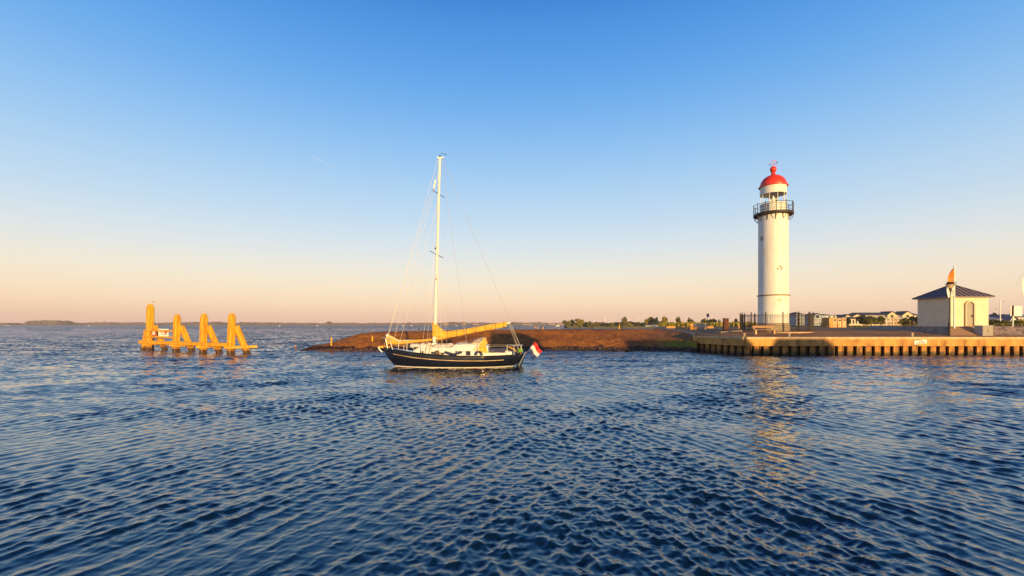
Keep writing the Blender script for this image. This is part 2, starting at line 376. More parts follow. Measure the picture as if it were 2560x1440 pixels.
    def nzc(s_, d, st):
        mp = t.nodes.new('ShaderNodeMapping'); mp.inputs['Scale'].default_value = st; t.links.new(g.outputs['Position'], mp.inputs[0])
        n = t.nodes.new('ShaderNodeTexNoise'); n.inputs['Scale'].default_value = s_; n.inputs['Detail'].default_value = d; n.inputs['Roughness'].default_value = .6
        t.links.new(mp.outputs[0], n.inputs[0]); return vm('SUBTRACT', n.outputs['Color'], (.5, .5, .5)).outputs[0]
    tilt = vm('ADD', nzc(2.6, 4, (.8, 1.5, 1)), vm('MULTIPLY', nzc(.30, 3, (.6, 1.1, 1)), (.45, .45, 0)).outputs[0]).outputs[0]
    tilt = vm('MULTIPLY', tilt, (1.1, 3.6, 0)).outputs[0]
    tilt = vm('ADD', tilt, (0, -.26, 0)).outputs[0]
    sc = t.nodes.new('ShaderNodeVectorMath'); sc.operation = 'SCALE'; t.links.new(tilt, sc.inputs[0]); t.links.new(mr.outputs[0], sc.inputs['Scale'])
    nn_ = vm('NORMALIZE', vm('ADD', bp.outputs[0], sc.outputs[0]).outputs[0], None)
    t.links.new(nn_.outputs[0], b.inputs['Normal'])
    me.materials.append(m)
    o = bpy.data.objects.new('water', me); COL.objects.link(o); struct(o)
build_water()

# ------------------------------------------------------------------ land: ground sheet, embankment, spit, far shore
def interp(x, tab):
    if x <= tab[0][0]: return tab[0][1]
    for (a, u), (b, v) in zip(tab[:-1], tab[1:]):
        if x <= b: return u+(v-u)*(x-a)/(b-a)
    return tab[-1][1]
GL = [(43, 1.70), (45, 1.83), (47, 1.96), (49.2, 2.19), (55, 2.26), (75, 2.32), (300, 2.42), (2000, 2.6)]
GLL = [(43, 1.70), (47, 1.75), (50, 1.82), (62, 1.90), (100, 2.12), (146, 2.25), (300, 2.42), (2000, 2.6)]
def ground(x, y):
    t = min(1, max(0, (x-(leftX(y)+2))/3.5)); t = t*t*(3-2*t)
    return interp(y, GLL)*(1-t)+interp(y, GL)*t
LX = [(43.2, 22.1), (46.7, 21.05), (49.8, 20.0), (62, 23.3), (100, 33.4), (146, 45.5), (250, 100), (400, 150), (900, 300)]
def leftX(y): return interp(y, LX)
def ghit(px, py):
    lo, hi = 43.0, 600.0
    for _ in range(50):
        m_ = (lo+hi)/2
        if z_(py, m_) > ground(X_(px, m_), m_): lo = m_
        else: hi = m_
    return Vector((X_(px, lo), lo, ground(X_(px, lo), lo)))
ys = [43.2, 43.9, 44.6, 45.4, 46.2, 46.7, 47.5, 48.3, 49.2, 49.8, 51, 53, 55, 58, 62, 68, 75, 85, 100, 120, 146, 180, 250, 330, 400, 600, 900]
mb = MB(); nc = 60; vs = []
for y in ys:
    x0 = leftX(y)+.02; x1 = y*1.5+70
    for j in range(nc+1):
        u = (j/nc)**1.8; x = x0+(x1-x0)*u; vs.append((x, y, ground(x, y)-.004))
fs = [(i*(nc+1)+j, i*(nc+1)+j+1, (i+1)*(nc+1)+j+1, (i+1)*(nc+1)+j) for i in range(len(ys)-1) for j in range(nc)]
mb.add(vs, fs); o = mb.build('ground', M['paving'], smooth=True); struct(o)
# retaining edge of the ground along the embankment and round the back
mb = MB()
for (ya, xa), (yb, xb) in zip(LX[2:-1], LX[3:]):
    n = 6
    for k in range(n):
        y0, y1 = ya+(yb-ya)*k/n, ya+(yb-ya)*(k+1)/n; u0, u1 = leftX(y0), leftX(y1); g0, g1 = ground(u0, y0)+.06, ground(u1, y1)+.06
        mb.add([(u0, y0, -.8), (u0+.3, y0, -.8), (u0+.3, y0, g0), (u0, y0, g0), (u1, y1, -.8), (u1+.3, y1, -.8), (u1+.3, y1, g1), (u1, y1, g1)],
               [(3, 2, 6, 7), (0, 3, 7, 4), (1, 5, 6, 2)])
tag(mb.build('retaining_wall', M['stone']), 'low stone kerb wall between the brown embankment and the paved quay', 'wall')

CR = [(740, 880), (748, 877.5), (756, 873.7), (784, 864), (826, 857), (860, 846), (897, 834.5), (933, 830), (1000, 828), (1100, 826), (1270, 824), (1400, 822.5), (1645, 821.5), (1672, 824), (1702, 828.5), (1722, 836), (1742, 846)]
WL = [(740, 879), (834, 878.4), (944, 877.6), (1270, 876.5), (1400, 876), (1600, 877.5), (1742, 880)]
BE = [(740, 879.4), (756, 876), (800, 868), (860, 857.5), (929, 853.5), (1100, 850), (1310, 848), (1500, 846.6), (1690, 846.5), (1742, 853)]
DZ = [(740, .3), (784, 2.0), (860, 4), (950, 5.6), (1400, 6), (1600, 8), (1660, 16), (1700, 11), (1722, 4.5), (1742, 2.0)]
mb = MB(); vs = []; random.seed(4)
pxs = [740+k*6 for k in range(int((1742-740)/6)+1)]+[1742]
def surf(px):
    yw = interp(px, WL); zw_ = Zw(yw); zc = zw_+interp(px, DZ); zb = zw_+min(3.0, (zc-zw_)*.42)
    hw = 0; hb = z_(interp(px, BE), zb); hc = z_(interp(px, CR), zc)
    return zw_, zb, zc, max(hb, .01), max(hc, .02)
for px in pxs:
    zw_, zb, zc, hb, hc = surf(px)
    pts = [(zw_-2.2, -.9), (zw_, .0), (zw_+(zb-zw_)*.5, hb*.52), (zb-.12, hb-.03), (zb, hb), (zb+.5, hb+.02), (zb+(zc-zb)*.45, hb+(hc-hb)*.55), (zb+(zc-zb)*.8, hb+(hc-hb)*.92), (zc, hc), (zc+.8, hc-.05), (zc+6, -.9)]
    for k, (yy, hh) in enumerate(pts):
        jit = 0 if k in (0, 10) else random.uniform(-.022, .022)
        vs.append((X_(px, yy if k not in (9, 10) else zc), yy, hh+jit))
n = 11; fs = [(i*n+j, i*n+n+j, i*n+n+j+1, i*n+j+1) for i in range(len(pxs)-1) for j in range(n-1)]
mb.add(vs, fs); struct(mb.build('embankment', M['embank'], smooth=True))

# stones and weed lumps along the waterline
random.seed(21); mb = MB()
for _ in range(900):
    px = random.uniform(752, 1738); zw_, zb, zc, hb, hc = surf(px); u = random.random()**1.6; y = zw_+(zb-zw_)*(.02+.30*u); h = hb*(y-zw_)/(zb-zw_); s_ = random.uniform(.05, .20)
    n0 = len(mb.v); mb.sphere((X_(px, y), y, h), s_*random.uniform(.8, 1.6), s_, s_*random.uniform(.4, .8), 6, 4)
    for k in range(n0, len(mb.v)): x_, y_, z_2 = mb.v[k]; mb.v[k] = (x_+random.uniform(-.25, .25)*s_, y_+random.uniform(-.25, .25)*s_, z_2+random.uniform(-.2, .2)*s_)
M['weedstone'] = mat('wet_weedy_stone', (.05, .022, .015), .6, (.11, .05, .025), 4)
o = mb.build('waterline_stones', M['weedstone']); tag(o, 'dark wet stones and weed along the foot of the embankment', 'stones'); o['kind'] = 'stuff'

# spit with bushes across the water, and the far shore
def strip(name, pts, z, depth, m, under=-1.5):
    b = MB()
    for (x0, y0), (x1, y1) in zip(pts[:-1], pts[1:]):
        b.add([(x0, y0, under), (x1, y1, under), (x1, y1+depth*.08, z), (x0, y0+depth*.08, z), (x0, y0+depth, z), (x1, y1+depth, z), (x0, y0+depth, under), (x1, y1+depth, under)],
              [(0, 1, 2, 3), (3, 2, 5, 4), (4, 5, 7, 6)])
    return struct(b.build(name, m))
strip('spit_ground', [(55, 452), (75, 448), (120, 442), (150, 436), (200, 430), (320, 425), (520, 430)], 1.3, 26, M['spit'])
strip('far_shore_ground', [(-2300, 1500), (-1500, 1560), (-700, 1650), (0, 1700), (500, 1690), (1200, 1650), (2200, 1500)], 3.2, 500, M['farland'])

# ------------------------------------------------------------------ quay wall
qw = thing('quay_wall', 'long weathered concrete quay wall on steel sheet piles below the lighthouse', 'wall', (30, 43.2, 0))
outl = [(20.0, 49.8), (21.05, 46.7), (22.1, 43.2), (95.0, 43.2)]
def wall_run(b, p, q, z0, z1, o0, o1, mi=0):
    """slab along p->q between offsets o0 (outer, toward the water) and o1 (inner)"""
    d = Vector((q[0]-p[0], q[1]-p[1])); d.normalize(); nn = Vector((d.y, -d.x))
    a = [(p[0]+nn.x*o, p[1]+nn.y*o) for o in (o0, o1)]; c = [(q[0]+nn.x*o, q[1]+nn.y*o) for o in (o0, o1)]
    vs = [(x, y, z) for z in (z0, z1) for x, y in (a[0], c[0], c[1], a[1])]
    b.add(vs, [(0, 3, 2, 1), (4, 5, 6, 7), (0, 1, 5, 4), (1, 2, 6, 5), (2, 3, 7, 6), (3, 0, 4, 7)], mi)
lip = MB(); cap = MB(); back = MB(); pans = MB()
for p, q in zip(outl[:-1], outl[1:]):
    Lr = math.hypot(q[0]-p[0], q[1]-p[1]); ns = max(1, round(Lr/7.5)); dx, dy = (q[0]-p[0])/Lr, (q[1]-p[1])/Lr
    for k in range(ns):
        a = (p[0]+dx*(Lr*k/ns+.008), p[1]+dy*(Lr*k/ns+.008)); c = (p[0]+dx*(Lr*(k+1)/ns-.008), p[1]+dy*(Lr*(k+1)/ns-.008))
        o_ = random.uniform(-.008, .008)
        wall_run(cap, a, c, .86, 1.50, .25+o_, -.5); wall_run(lip, a, c, 1.503, 1.72, .30+o_, -.5)
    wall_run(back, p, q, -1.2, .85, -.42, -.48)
    n_ = max(2, round(Lr/.88)); pitch = Lr/n_
    for k in range(n_):
        s0 = pitch*k; ja, jc, jo = random.uniform(-.02, .02), random.uniform(-.03, .03), random.uniform(-.025, .03); a = (p[0]+dx*(s0+.02+ja), p[1]+dy*(s0+.02+ja)); c = (p[0]+dx*(s0+.47+jc), p[1]+dy*(s0+.47+jc)); wall_run(pans, a, c, -1.2, .858, .05+jo, -.12)
        m0 = s0+.47+(pitch-.47)*.42; a = (p[0]+dx*m0, p[1]+dy*m0); c = (p[0]+dx*(m0+.06), p[1]+dy*(m0+.06)); wall_run(pans, a, c, -1.2, .858, -.12, -.4)
tb = cap.build('concrete_beam', M['concrete'], qw); lp = lip.build('capstone', M['cap'], qw)
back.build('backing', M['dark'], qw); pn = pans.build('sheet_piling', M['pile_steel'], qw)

def text_mesh(txt, size, mtl, name, parent, loc, rot, extrude=.004, align='CENTER'):
    cu = bpy.data.curves.new(name, 'FONT'); cu.body = txt; cu.size = size; cu.extrude = extrude; cu.align_x = align; cu.align_y = 'CENTER'
    ob = bpy.data.objects.new(name+'_tmp', cu); COL.objects.link(ob)
    dg = bpy.context.evaluated_depsgraph_get(); me = bpy.data.meshes.new_from_object(ob.evaluated_get(dg)); bpy.data.objects.remove(ob)
    me.name = name; me.materials.clear(); me.materials.append(mtl)
    o2 = bpy.data.objects.new(name, me); COL.objects.link(o2); o2.parent = parent; o2.location = loc; o2.rotation_euler = rot; return o2
Zs = 42.92; sc_ = Zs/F
sg = thing('warning_sign', 'tilted white board with dark red capitals on the quay wall', 'sign', (X_(2301.5, Zs), Zs, z_(855, Zs))); sg.rotation_euler = (0, -R(7), 0)
MB().box((-.59, 0, -.19), (.59, .025, .19)).build('board', M['wh'], sg, world=False)
M['darkred'] = mat('dark_red_lettering', (.22, .02, .02), .6)
text_mesh('VRIJ', .21, M['darkred'], 'lettering', sg, (.02, -.006, .085), (R(90), 0, 0), .003)
text_mesh('HOUDEN', .21, M['darkred'], 'lettering', sg, (0, -.006, -.09), (R(90), 0, 0), .003)

# bollards on the quay edge
bl = None
for i, (px, lab) in enumerate(((1860, 'short pale bollard on the quay edge left of the long bench'), (1972.5, 'short pale bollard on the quay edge right of the long bench'), (2280, 'short pale bollard on the quay edge above the white lettered board'))):
    if bl is None:
        bl = thing('bollard', lab, 'bollard', group='bollards on the quay edge')
        MB().lathe([(.11, 0), (.11, .27), (.12, .28)], n=16).build('post', M['stone'], bl, False, True)
        MB().lathe([(.125, .275), (.14, .29), (.14, .35), (.10, .37)], n=16).build('cap', M['cap'], bl, False, True)
        b_ = bl
    else: b_ = copy_tree(bl)
    b_['label'] = lab; Z = 43.6; x = X_(px, Z); b_.location = (x, Z, ground(x, Z))

# ------------------------------------------------------------------ lighthouse
TX, TZ = 29.27, 51.0; tb0 = 2.18; TC = (TX, TZ)
lh = thing('lighthouse', 'tall white round lighthouse with a red dome and black gallery', 'lighthouse', (TX, TZ, tb0))
# body with real round window recesses: build as a shell grid with displaced holes
def tower_shell():
    b = MB(); n = 240; z0, z1 = 3.05, 15.2; nz = 340
    wins = [(px, py) for px, py in ((1903, 593), (1948.5, 671))]
    pr = []
    vc = math.atan2(-TZ, -TX)      # angle on the tower that faces the camera
    for px, py in wins:
        z = 2.87+(HZ-py)/22.9; off = (px-1933)/38.2; ang = vc+math.asin(max(-.99, min(.99, off))); pr.append((ang, z))
    vs = []
    for j in range(nz+1):
        z = z0+(z1-z0)*j/nz; r = 1.525 if z < 6.1 else 1.50-.012*(z-6.1)/9
        for k in range(n):
            t = -math.pi+2*math.pi*k/n; rr = r
            for a, zc in pr:
                d = math.hypot((((t-a+math.pi) % (2*math.pi))-math.pi)*r, z-zc)
                if d < .30: rr = r-.24*min(1, (.30-d)/.07)
            vs.append((TX+rr*math.cos(t), TZ+rr*math.sin(t), z))
    fs = [(j*n+k, j*n+(k+1) % n, (j+1)*n+(k+1) % n, (j+1)*n+k) for j in range(nz) for k in range(n)]
    b.add(vs, fs); b.build('tower', M['white'], lh, smooth=True)
    for a, zc in pr:
        a2 = a-.07; c = (TX+1.29*math.cos(a2), TZ+1.29*math.sin(a2), zc-.02); dd = (TX+1.22*math.cos(a2), TZ+1.22*math.sin(a2), zc-.02)
        MB().tube(dd, c, .11, .11, 20).build('window', M['bandc'], lh)
    a, zc = pr[1]
    ad_ = a-.0; c = Vector((TX+1.535*math.cos(ad_), TZ+1.535*math.sin(ad_), 5.55)); u = Vector((-math.sin(ad_), math.cos(ad_), 0))
    b = MB(); b.box((-.16, -.03, -.05), (.16, .03, .02)); b.box((-.17, -.03, .0), (-.09, .03, .14)); b.box((.10, -.03, .0), (.17, .03, .1))
    b.v = [tuple(c+u*x+Vector((math.cos(ad_), math.sin(ad_), 0))*y+Vector((0, 0, z))) for x, y, z in b.v]
    b.build('plaque', M['yellow_wood'], lh)
tower_shell()
MB().lathe([(1.60, 1.9), (1.60, 2.98), (1.53, 3.06)], TC, 96).build('plinth', M['stone'], lh, smooth=True)
MB().lathe([(1.50, 6.06), (1.63, 6.09), (1.64, 6.17), (1.50, 6.20)], TC, 96).build('moulding', M['bandc'], lh, smooth=True)
gal = MB().lathe([(1.40, 15.06), (1.93, 15.06), (1.985, 15.10), (1.985, 15.31), (1.3, 15.31)], TC, 72).build('gallery', M['iron'], lh, smooth=True)
b = MB(); a0 = math.atan2(-TZ, -TX)+R(8.5)
for k in range(12):
    t = a0+R(30*k); c, s_ = math.cos(t), math.sin(t); p = (TX+1.95*c, TZ+1.95*s_)
    b.tube((*p, 15.0), (*p, 16.32), .045, .04, 6); b.sphere((*p, 16.35), .05)
for z, r in ((16.28, .028), (15.85, .02), (15.5, .014)): b.ring(TC, 1.95, r, z, 60, 5)
b.build('railing', M['iron'], gal)
for k in range(12):
    t = a0+R(30*k); c, s_ = math.cos(t), math.sin(t); b = MB(); pts = []
    for q in range(7):
        u = q/6; r = 1.50+.44*(math.sin(u*math.pi/2)); z = 14.50+.6*(1-math.cos(u*math.pi/2)); pts.append((TX+r*c, TZ+r*s_, z))
    b.path(pts, .03, 5); b.tube((TX+1.50*c, TZ+1.50*s_, 14.45), (TX+1.50*c, TZ+1.50*s_, 15.12), .035)
    b.build('bracket', M['iron'], gal)
lan = MB().lathe([(1.31, 15.3), (1.31, 16.28), (1.36, 16.30), (1.36, 16.36), (1.27, 16.37)], TC, 72).build('lantern_room', M['white'], lh, smooth=True)
MB().lathe([(1.26, 16.37), (1.26, 17.42), (1.32, 17.42), (1.32, 18.42), (1.2, 18.42), (1.2, 17.42), (1.26, 17.415)], TC, 72, close=False)
MB().lathe([(1.24, 17.42), (1.32, 17.42), (1.32, 18.42), (1.24, 18.42), (1.24, 17.42)], TC, 72, close=False).build('upper_drum', M['white'], lan, smooth=True)
for k in range(10):
    t = a0+R(36*(k+.3)); MB().tube((TX+1.28*math.cos(t), TZ+1.28*math.sin(t), 16.36), (TX+1.28*math.cos(t), TZ+1.28*math.sin(t), 17.43), .032, n=6).build('glazing_bar', M['white'], lan)
# opaque rear half panels of the lantern (blind on the land side)
b = MB(); seg = [(a0+R(150)+R(6)*k) for k in range(7)]
vs = []
for t in seg: vs += [(TX+1.25*math.cos(t), TZ+1.25*math.sin(t), 16.36), (TX+1.25*math.cos(t), TZ+1.25*math.sin(t), 17.42)]
b.add(vs, [(2*k, 2*k+2, 2*k+3, 2*k+1) for k in range(6)]); b.build('blind_panel', M['white'], lan)
MB().lathe([(.10, 16.36), (.10, 16.7), (.16, 16.72), (.16, 17.1), (.07, 17.15), (.07, 17.3)], TC, 16).build('lamp', M['alu'], lan, smooth=True)
MB().lathe([(.02, 17.9), (1.24, 17.9)], TC, 32, close=False).build('ceiling', M['grey'], lan)
prof = [(1.20, 18.30), (1.47, 18.28), (1.48, 18.36), (1.33, 18.40)]
for k in range(11):
    t = k/10*math.pi/2*.93; prof.append((1.33*math.cos(t), 18.42+1.22*math.sin(t)))
prof += [(.26, 19.66), (.24, 19.72), (.20, 19.8), (.19, 19.92), (.26, 19.96), (.2, 20.0), (.24, 20.03)]
for k in range(9):
    t = -math.pi/2+.7+k/8*(math.pi-.75); prof.append((.34*math.cos(t), 20.30+.34*math.sin(t)))
prof.append((.02, 20.64))
dome = MB().lathe(prof, TC, 64).build('dome', M['redpaint'], lh, smooth=True)
M['pinkred'] = mat('faded_red_paint', (.75, .10, .10), .6)
v = MB(); v.tube((TX, TZ, 20.6), (TX, TZ, 21.35), .03, .015, 6)
arms = [(R(20), 'N'), (R(110), 'O'), (R(200), 'Z'), (R(290), 'W')]
for t, _ in arms: v.tube((TX, TZ, 20.88), (TX+.42*math.cos(t), TZ+.42*math.sin(t), 20.88), .012, n=5)
v.tube((TX-.3, TZ-.05, 21.3), (TX+.3, TZ+.05, 21.22), .014, n=5); v.sphere((TX+.2, TZ, 21.25), .07, .02, .07)
vane = v.build('weather_vane', M['pinkred'], dome)
for t, ch in arms:
    text_mesh(ch, .26, M['pinkred'] if ch in 'NZ' else M['bluepanel'], 'letter', vane, (TX-TX+.45*math.cos(t)+0, .45*math.sin(t), 20.93-0), (R(90), 0, R(25)), .012)
for c_ in vane.children: c_.location = (TX+c_.location.x-lh.location.x, TZ+c_.location.y-lh.location.y, c_.location.z-lh.location.z)

# iron fence round the foot
fz = 2.2
ff = thing('iron_fence', 'round black iron spike fence with posts around the lighthouse foot', 'fence', (TX+.35, TZ+.2, fz)); FC = (TX+.35, TZ+.2)
np_ = 14; FR = 3.55
bars = MB(); rails = [MB(), MB(), MB()]
for k in range(np_):
    t0 = a0+R(360/np_)*(k+.1); t1 = t0+R(360/np_)
    p0 = Vector((FC[0]+FR*math.cos(t0), FC[1]+FR*math.sin(t0), fz-.1)); p1 = Vector((FC[0]+FR*math.cos(t1), FC[1]+FR*math.sin(t1), fz-.1))
    b = MB(); b.tube(p0, p0+Vector((0, 0, 2.05)), .06, .06, 8); b.sphere(p0+Vector((0, 0, 2.1)), .06); b.tube(p0+Vector((0, 0, 2.1)), p0+Vector((0, 0, 2.25)), .025, .004, 6)
    b.build('post', M['iron'], ff)
    for q_, (h, r) in enumerate(((.22, .018), (.68, .014), (1.80, .02))): rails[q_].tube(p0+Vector((0, 0, h)), p1+Vector((0, 0, h)), r, n=5)
    for j in range(1, 10):
        p = p0.lerp(p1, j/10); bars.tube(p+Vector((0, 0, .2)), p+Vector((0, 0, 1.9)), .012, n=5); bars.tube(p+Vector((0, 0, 1.9)), p+Vector((0, 0, 2.0)), .016, .002, 5)
bars.build('bars', M['iron'], ff); [q_.build('rail', M['iron'], ff) for q_ in rails]
MB().lathe([(3.7, 1.8), (3.78, 1.8), (3.78, 2.11), (.2, 2.112)], FC, 64).build('paved_apron', M['cap']); struct(bpy.data.objects['paved_apron'])

# ------------------------------------------------------------------ quayside furniture
# long bench
g0 = ghit(1911, 835.2)
be = thing('park_bench', 'long brown timber bench on thick posts in front of the iron fence', 'bench', g0, R(4))
for s_ in (-1, 1):
    MB().box((s_*.98-.08, -.16, -.05), (s_*.98+.08, .18, .42)).build('leg', M['cap'], be, False, bevel=.015)
    MB().box((s_*.98-.05, .18, .1), (s_*.98+.05, .26, .86)).build('back_post', M['cap'], be, False)
b = MB()
for k in range(3): b.box((-1.2, -.22+k*.14, .425), (1.2, -.10+k*.14, .475))
b.build('seat', M['wood'], be, False); MB().box((-1.18, .14, .62), (1.18, .18, .87)).build('backrest', M['wood'], be, False, bevel=.01)
# pillar, sign post
g0 = ghit(1814.5, 829.5)
pl = thing('steel_pillar', 'rusted brown rectangular steel pillar beside the blue panelled post', 'pillar', g0, R(8)); w = .30
MB().box((-w, -.12, 0), (w, .12, 1.52)).build('casing', M['rust'], pl, False, bevel=.01); MB().box((-w-.02, -.14, 1.523), (w+.02, .14, 1.57)).build('lid', M['rust'], pl, False)
g0 = ghit(1769, 828.5)
po = thing('sign_post', 'slender pale post carrying a small blue grey panel', 'sign post', g0)
MB().tube((0, 0, 0), (0, 0, 2.2), .035, n=8).build('post', M['stone'], po, False); b = MB(); b.box((-.13, -.03, 1.93), (.21, .03, 2.38), rz=.3); b.build('panel', M['bluepanel'], po, False)
M['lampgrey'] = M['grey']
# picnic bench pair
g0 = ghit(1752, 825); k0 = g0.y/F
for i, (px, py, lab, rz) in enumerate(((1750, 825.5, 'pale concrete and timber bench with a blue grey backrest beside the post', -.5), (1735, 824, 'golden timber bench standing left of the blue grey bench', .9))):
    g1 = ghit(px, py); t = thing('park_bench', lab, 'bench', g1, rz)
    for s_ in (-1, 1):
        MB().prism([(-.25, 0), (.3, 0), (.42, .95), (.33, .95), (.22, .45), (-.25, .45)], s_*.75-.06, s_*.75+.06, 'x').build('leg', M['stone'] if i == 0 else M['yellow_wood'], t, False)
    MB().box((-1, -.28, .46), (1, .2, .52)).build('seat', M['bluepanel'] if i == 0 else M['yellow_wood'], t, False)
    b = MB(); b.prism([(.22, .55), (.26, .55), (.40, .98), (.36, .98)], -1, 1, 'x'); b.build('backrest', M['bluepanel'] if i == 0 else M['yellow_wood'], t, False)
# squared stone blocks and the log kerb
M['oblock'] = mat('orange_sandstone', (.55, .27, .09), .85, (.40, .18, .06), 1.5, bump=.03)
blocks = [(1664, 1688, 815.5, 820.5), (1691, 1711, 816, 821), (1714, 1730, 815.5, 821), (1762, 1780, 815, 820.5), (1841, 1850, 815, 821)]
for i, (a, c, t_, bt) in enumerate(blocks):
    g1 = ghit((a+c)/2, bt); kx = g1.y/F; wv = (c-a)*kx/2; h = (bt-t_)*kx
    b = MB().prism([(-wv, -.1), (wv, -.1), (wv*.97, h*.6), (wv*.8, h), (-wv*.9, h*.96), (-wv, h*.5)], -.6, .6, 'y')
    b.v = [tuple(Vector(q)+g1) for q in b.v]
    tag(b.build('stone_block', M['oblock']), ['long orange stone block nearest the end of the quay kerb', 'orange stone block, middle of the three left of the benches', 'orange stone block partly behind the golden timber bench', 'orange stone block just left of the blue panelled post', 'small orange stone block seen at the left foot of the iron fence'][i], 'stone block', 'stone blocks at the back of the quay')
for i, (pa, pb, lab) in enumerate((((1785, 833), (1804, 831.5), 'short brown kerb log left of the long pale one'), ((1803, 833.5), (1854, 830), 'long pale kerb log lying on the paving below the rusted pillar'))):
    a, c = ghit(*pa), ghit(*pb); b = MB().tube(a+Vector((0, 0, .1)), c+Vector((0, 0, .1)), .13, .11, 8)
    tag(b.build('kerb_log', M['cap'] if i else M['stone']), lab, 'log')

# toilets / service cabins
cab = None
for i, (a, c) in enumerate(((2073, 2092.5), (2093.5, 2104), (2105, 2116))):
    Z = 92; x0, x1 = X_(a, Z), X_(c, Z); z0, z1 = ground(x0, Z)-.1, z_(795 if i != 1 else 796, Z)
    lab = ['widest of the three pale service cabins on the far side of the plaza', 'middle pale service cabin of the row of three', 'right hand pale service cabin of the row of three'][i]
    t = thing('service_cabin', lab, 'cabin', ((x0+x1)/2, Z+1, z0), group='service cabins on the plaza')
    MB().box((x0, Z, z0), (x1, Z+2.2, z1)).build('body', M['concrete'], t, bevel=.02); MB().box((x0-.05, Z-.05, z1), (x1+.05, Z+2.25, z1+.08)).build('roof', M['grey'], t)
    xr0 = x0+(x1-x0)*(.45 if i == 0 else .08)
    MB().box((xr0, Z-.04, z0+.1), (x1-.06, Z-.003, z1-.12)).build('door', M['cap'], t); MB().box(((xr0+x1)/2-.22, Z-.05, z1-.55), ((xr0+x1)/2+.22, Z-.042, z1-.28)).build('window', M['glass'], t)

# ------------------------------------------------------------------ raised terrace with the kiosk
TL = 2.70
foot = [(95, 44.55, None), (42.75, 44.55, None)]
fl = [ghit(2370, 837.6)]+[ghit(*p) for p in ((2337, 834.5), (2295, 831), (2235, 825.5), (2200, 822.5), (2165, 819.8))]
top = [Vector((44.45, 46.4, TL)), Vector((44.7, 48, TL)), Vector((45.0, 51.3, TL))]
for p in fl[3:]: top.append(Vector((p.x+1.2, p.y+.6, TL-.03)))
fl[0] = Vector((42.75, 44.6, ground(42.75, 44.6)))
mb = MB()
nf = len(fl)
for p in fl: p.z -= .12
mb.add([tuple(p) for p in fl]+[tuple(p) for p in top], [(k, k+1, nf+k+1, nf+k) for k in range(nf-1)])
mb.build('sloped_paving', M['cobble']); struct(bpy.data.objects['sloped_paving'])
mb = MB(); xr = [42.75, 46.5, 50, 60, 75, 95]
M['ramp'] = mat('red_brick_ramp', (.42, .24, .12), .85, (.30, .15, .08), 5, bump=.02, stretch=(.4, 1, 2))
def fq(xa, xb, xta=None):
    return [(xa, 44.6, ground(xa, 44.6)-.12), (xb, 44.6, ground(xb, 44.6)-.12), (xb, 46.4, TL), (xta or xa, 46.4, TL)]
mb.add(fq(42.75, 46.9, 44.45), [(0, 1, 2, 3)]); mb.v[2] = (45.9, 46.4, TL); mb.build('brick_ramp', M['ramp']); struct(bpy.data.objects['brick_ramp'])
mb = MB(); mb.add([(46.9, 44.6, ground(46.9, 44.6)-.12), (95, 44.6, 1.7), (95, 46.4, TL), (45.9, 46.4, TL)], [(0, 1, 2, 3)]); struct(mb.build('stone_slope', M['cobble']))
mb = MB(); tt = [tuple(p) for p in top]; tt[0] = (44.45, 46.4, TL)
right = [(95, 46.4, TL)]+[(120+p.y, p.y, TL) for p in top[1:]]
n = len(top); mb.add([(p.x, p.y, TL) for p in top]+right, [(k, n+k, n+k+1, k+1) for k in range(n-1)]); struct(mb.build('terrace', M['paving']))

hx0, hx1, hy0, hy1 = 45.3, 49.2, 47.0, 50.85; hz1 = z_(742.5, 47.0)
M['siding'] = mat('cream_boarding', (.79, .64, .45), .7, (.70, .55, .37), 1.5, bump=.006)
M['slate'] = mat('slate_metal_roof', (.17, .125, .13), .42, (.21, .15, .14), 2)
M['doorc'] = mat('grey_door_paint', (.34, .28, .22), .45, (.28, .23, .19), 1.2)
ki = thing('kiosk_building', 'small cream boarded square building with dark pyramid roof and arched door', 'building', (hx0, hy0, TL))
b = MB(); nb = 8; dz = (hz1-TL)/nb
for k in range(nb): b.box((hx0, hy0, TL-.3 if k == 0 else TL+dz*k+.018), (hx1, hy1, TL+dz*(k+1)-.018))
b.box((hx0+.05, hy0+.05, TL), (hx1-.05, hy1-.05, hz1)); b.build('wall', M['siding'], ki)
ov = .33; cx, cy = (hx0+hx1)/2, (hy0+hy1)/2; ap = z_(711, (hy0+hy1)/2)
b = MB(); e = [(hx0-ov, hy0-ov), (hx1+ov, hy0-ov), (hx1+ov, hy1+ov), (hx0-ov, hy1+ov)]
b.add([(x, y, hz1-.04) for x, y in e]+[(x, y, hz1+.05) for x, y in e]+[(cx, cy, ap)], [(0, 1, 2, 3), (0, 1, 5, 4), (1, 2, 6, 5), (2, 3, 7, 6), (3, 0, 4, 7), (4, 5, 8), (5, 6, 8), (6, 7, 8), (7, 4, 8)])
rf = b.build('roof', M['slate'], ki)
b = MB()
for s4 in range(4):
    p, q = Vector((*e[s4], hz1+.055)), Vector((*e[(s4+1) % 4], hz1+.055)); apx = Vector((cx, cy, ap)); nsm = 9
    for k in range(1, nsm):
        f_ = k/nsm; st = p.lerp(q, f_); h = 1-abs(2*f_-1)
        # seam runs straight up the slope till it meets the hip
        mid = p.lerp(q, .5); en = st+(apx-mid)*h
        b.tube(st+Vector((0, 0, .01)), en+Vector((0, 0, .02)), .04, n=4)
    b.tube(p, apx+Vector((0, 0, .02)), .04, n=5)
b.build('seams', M['iron'], rf)
for x_, y_ in ((hx0-.1, hy0+.3), (hx1+.1, hy0+.1)): MB().tube((x_, y_, hz1), (x_, y_, hz1+.32), .03, n=6).build('vent', M['iron'], rf)
dx0, dx1 = X_(2413.5, 47), X_(2432, 47); dt = z_(754.5, 47); r_ = (dx1-dx0)/2
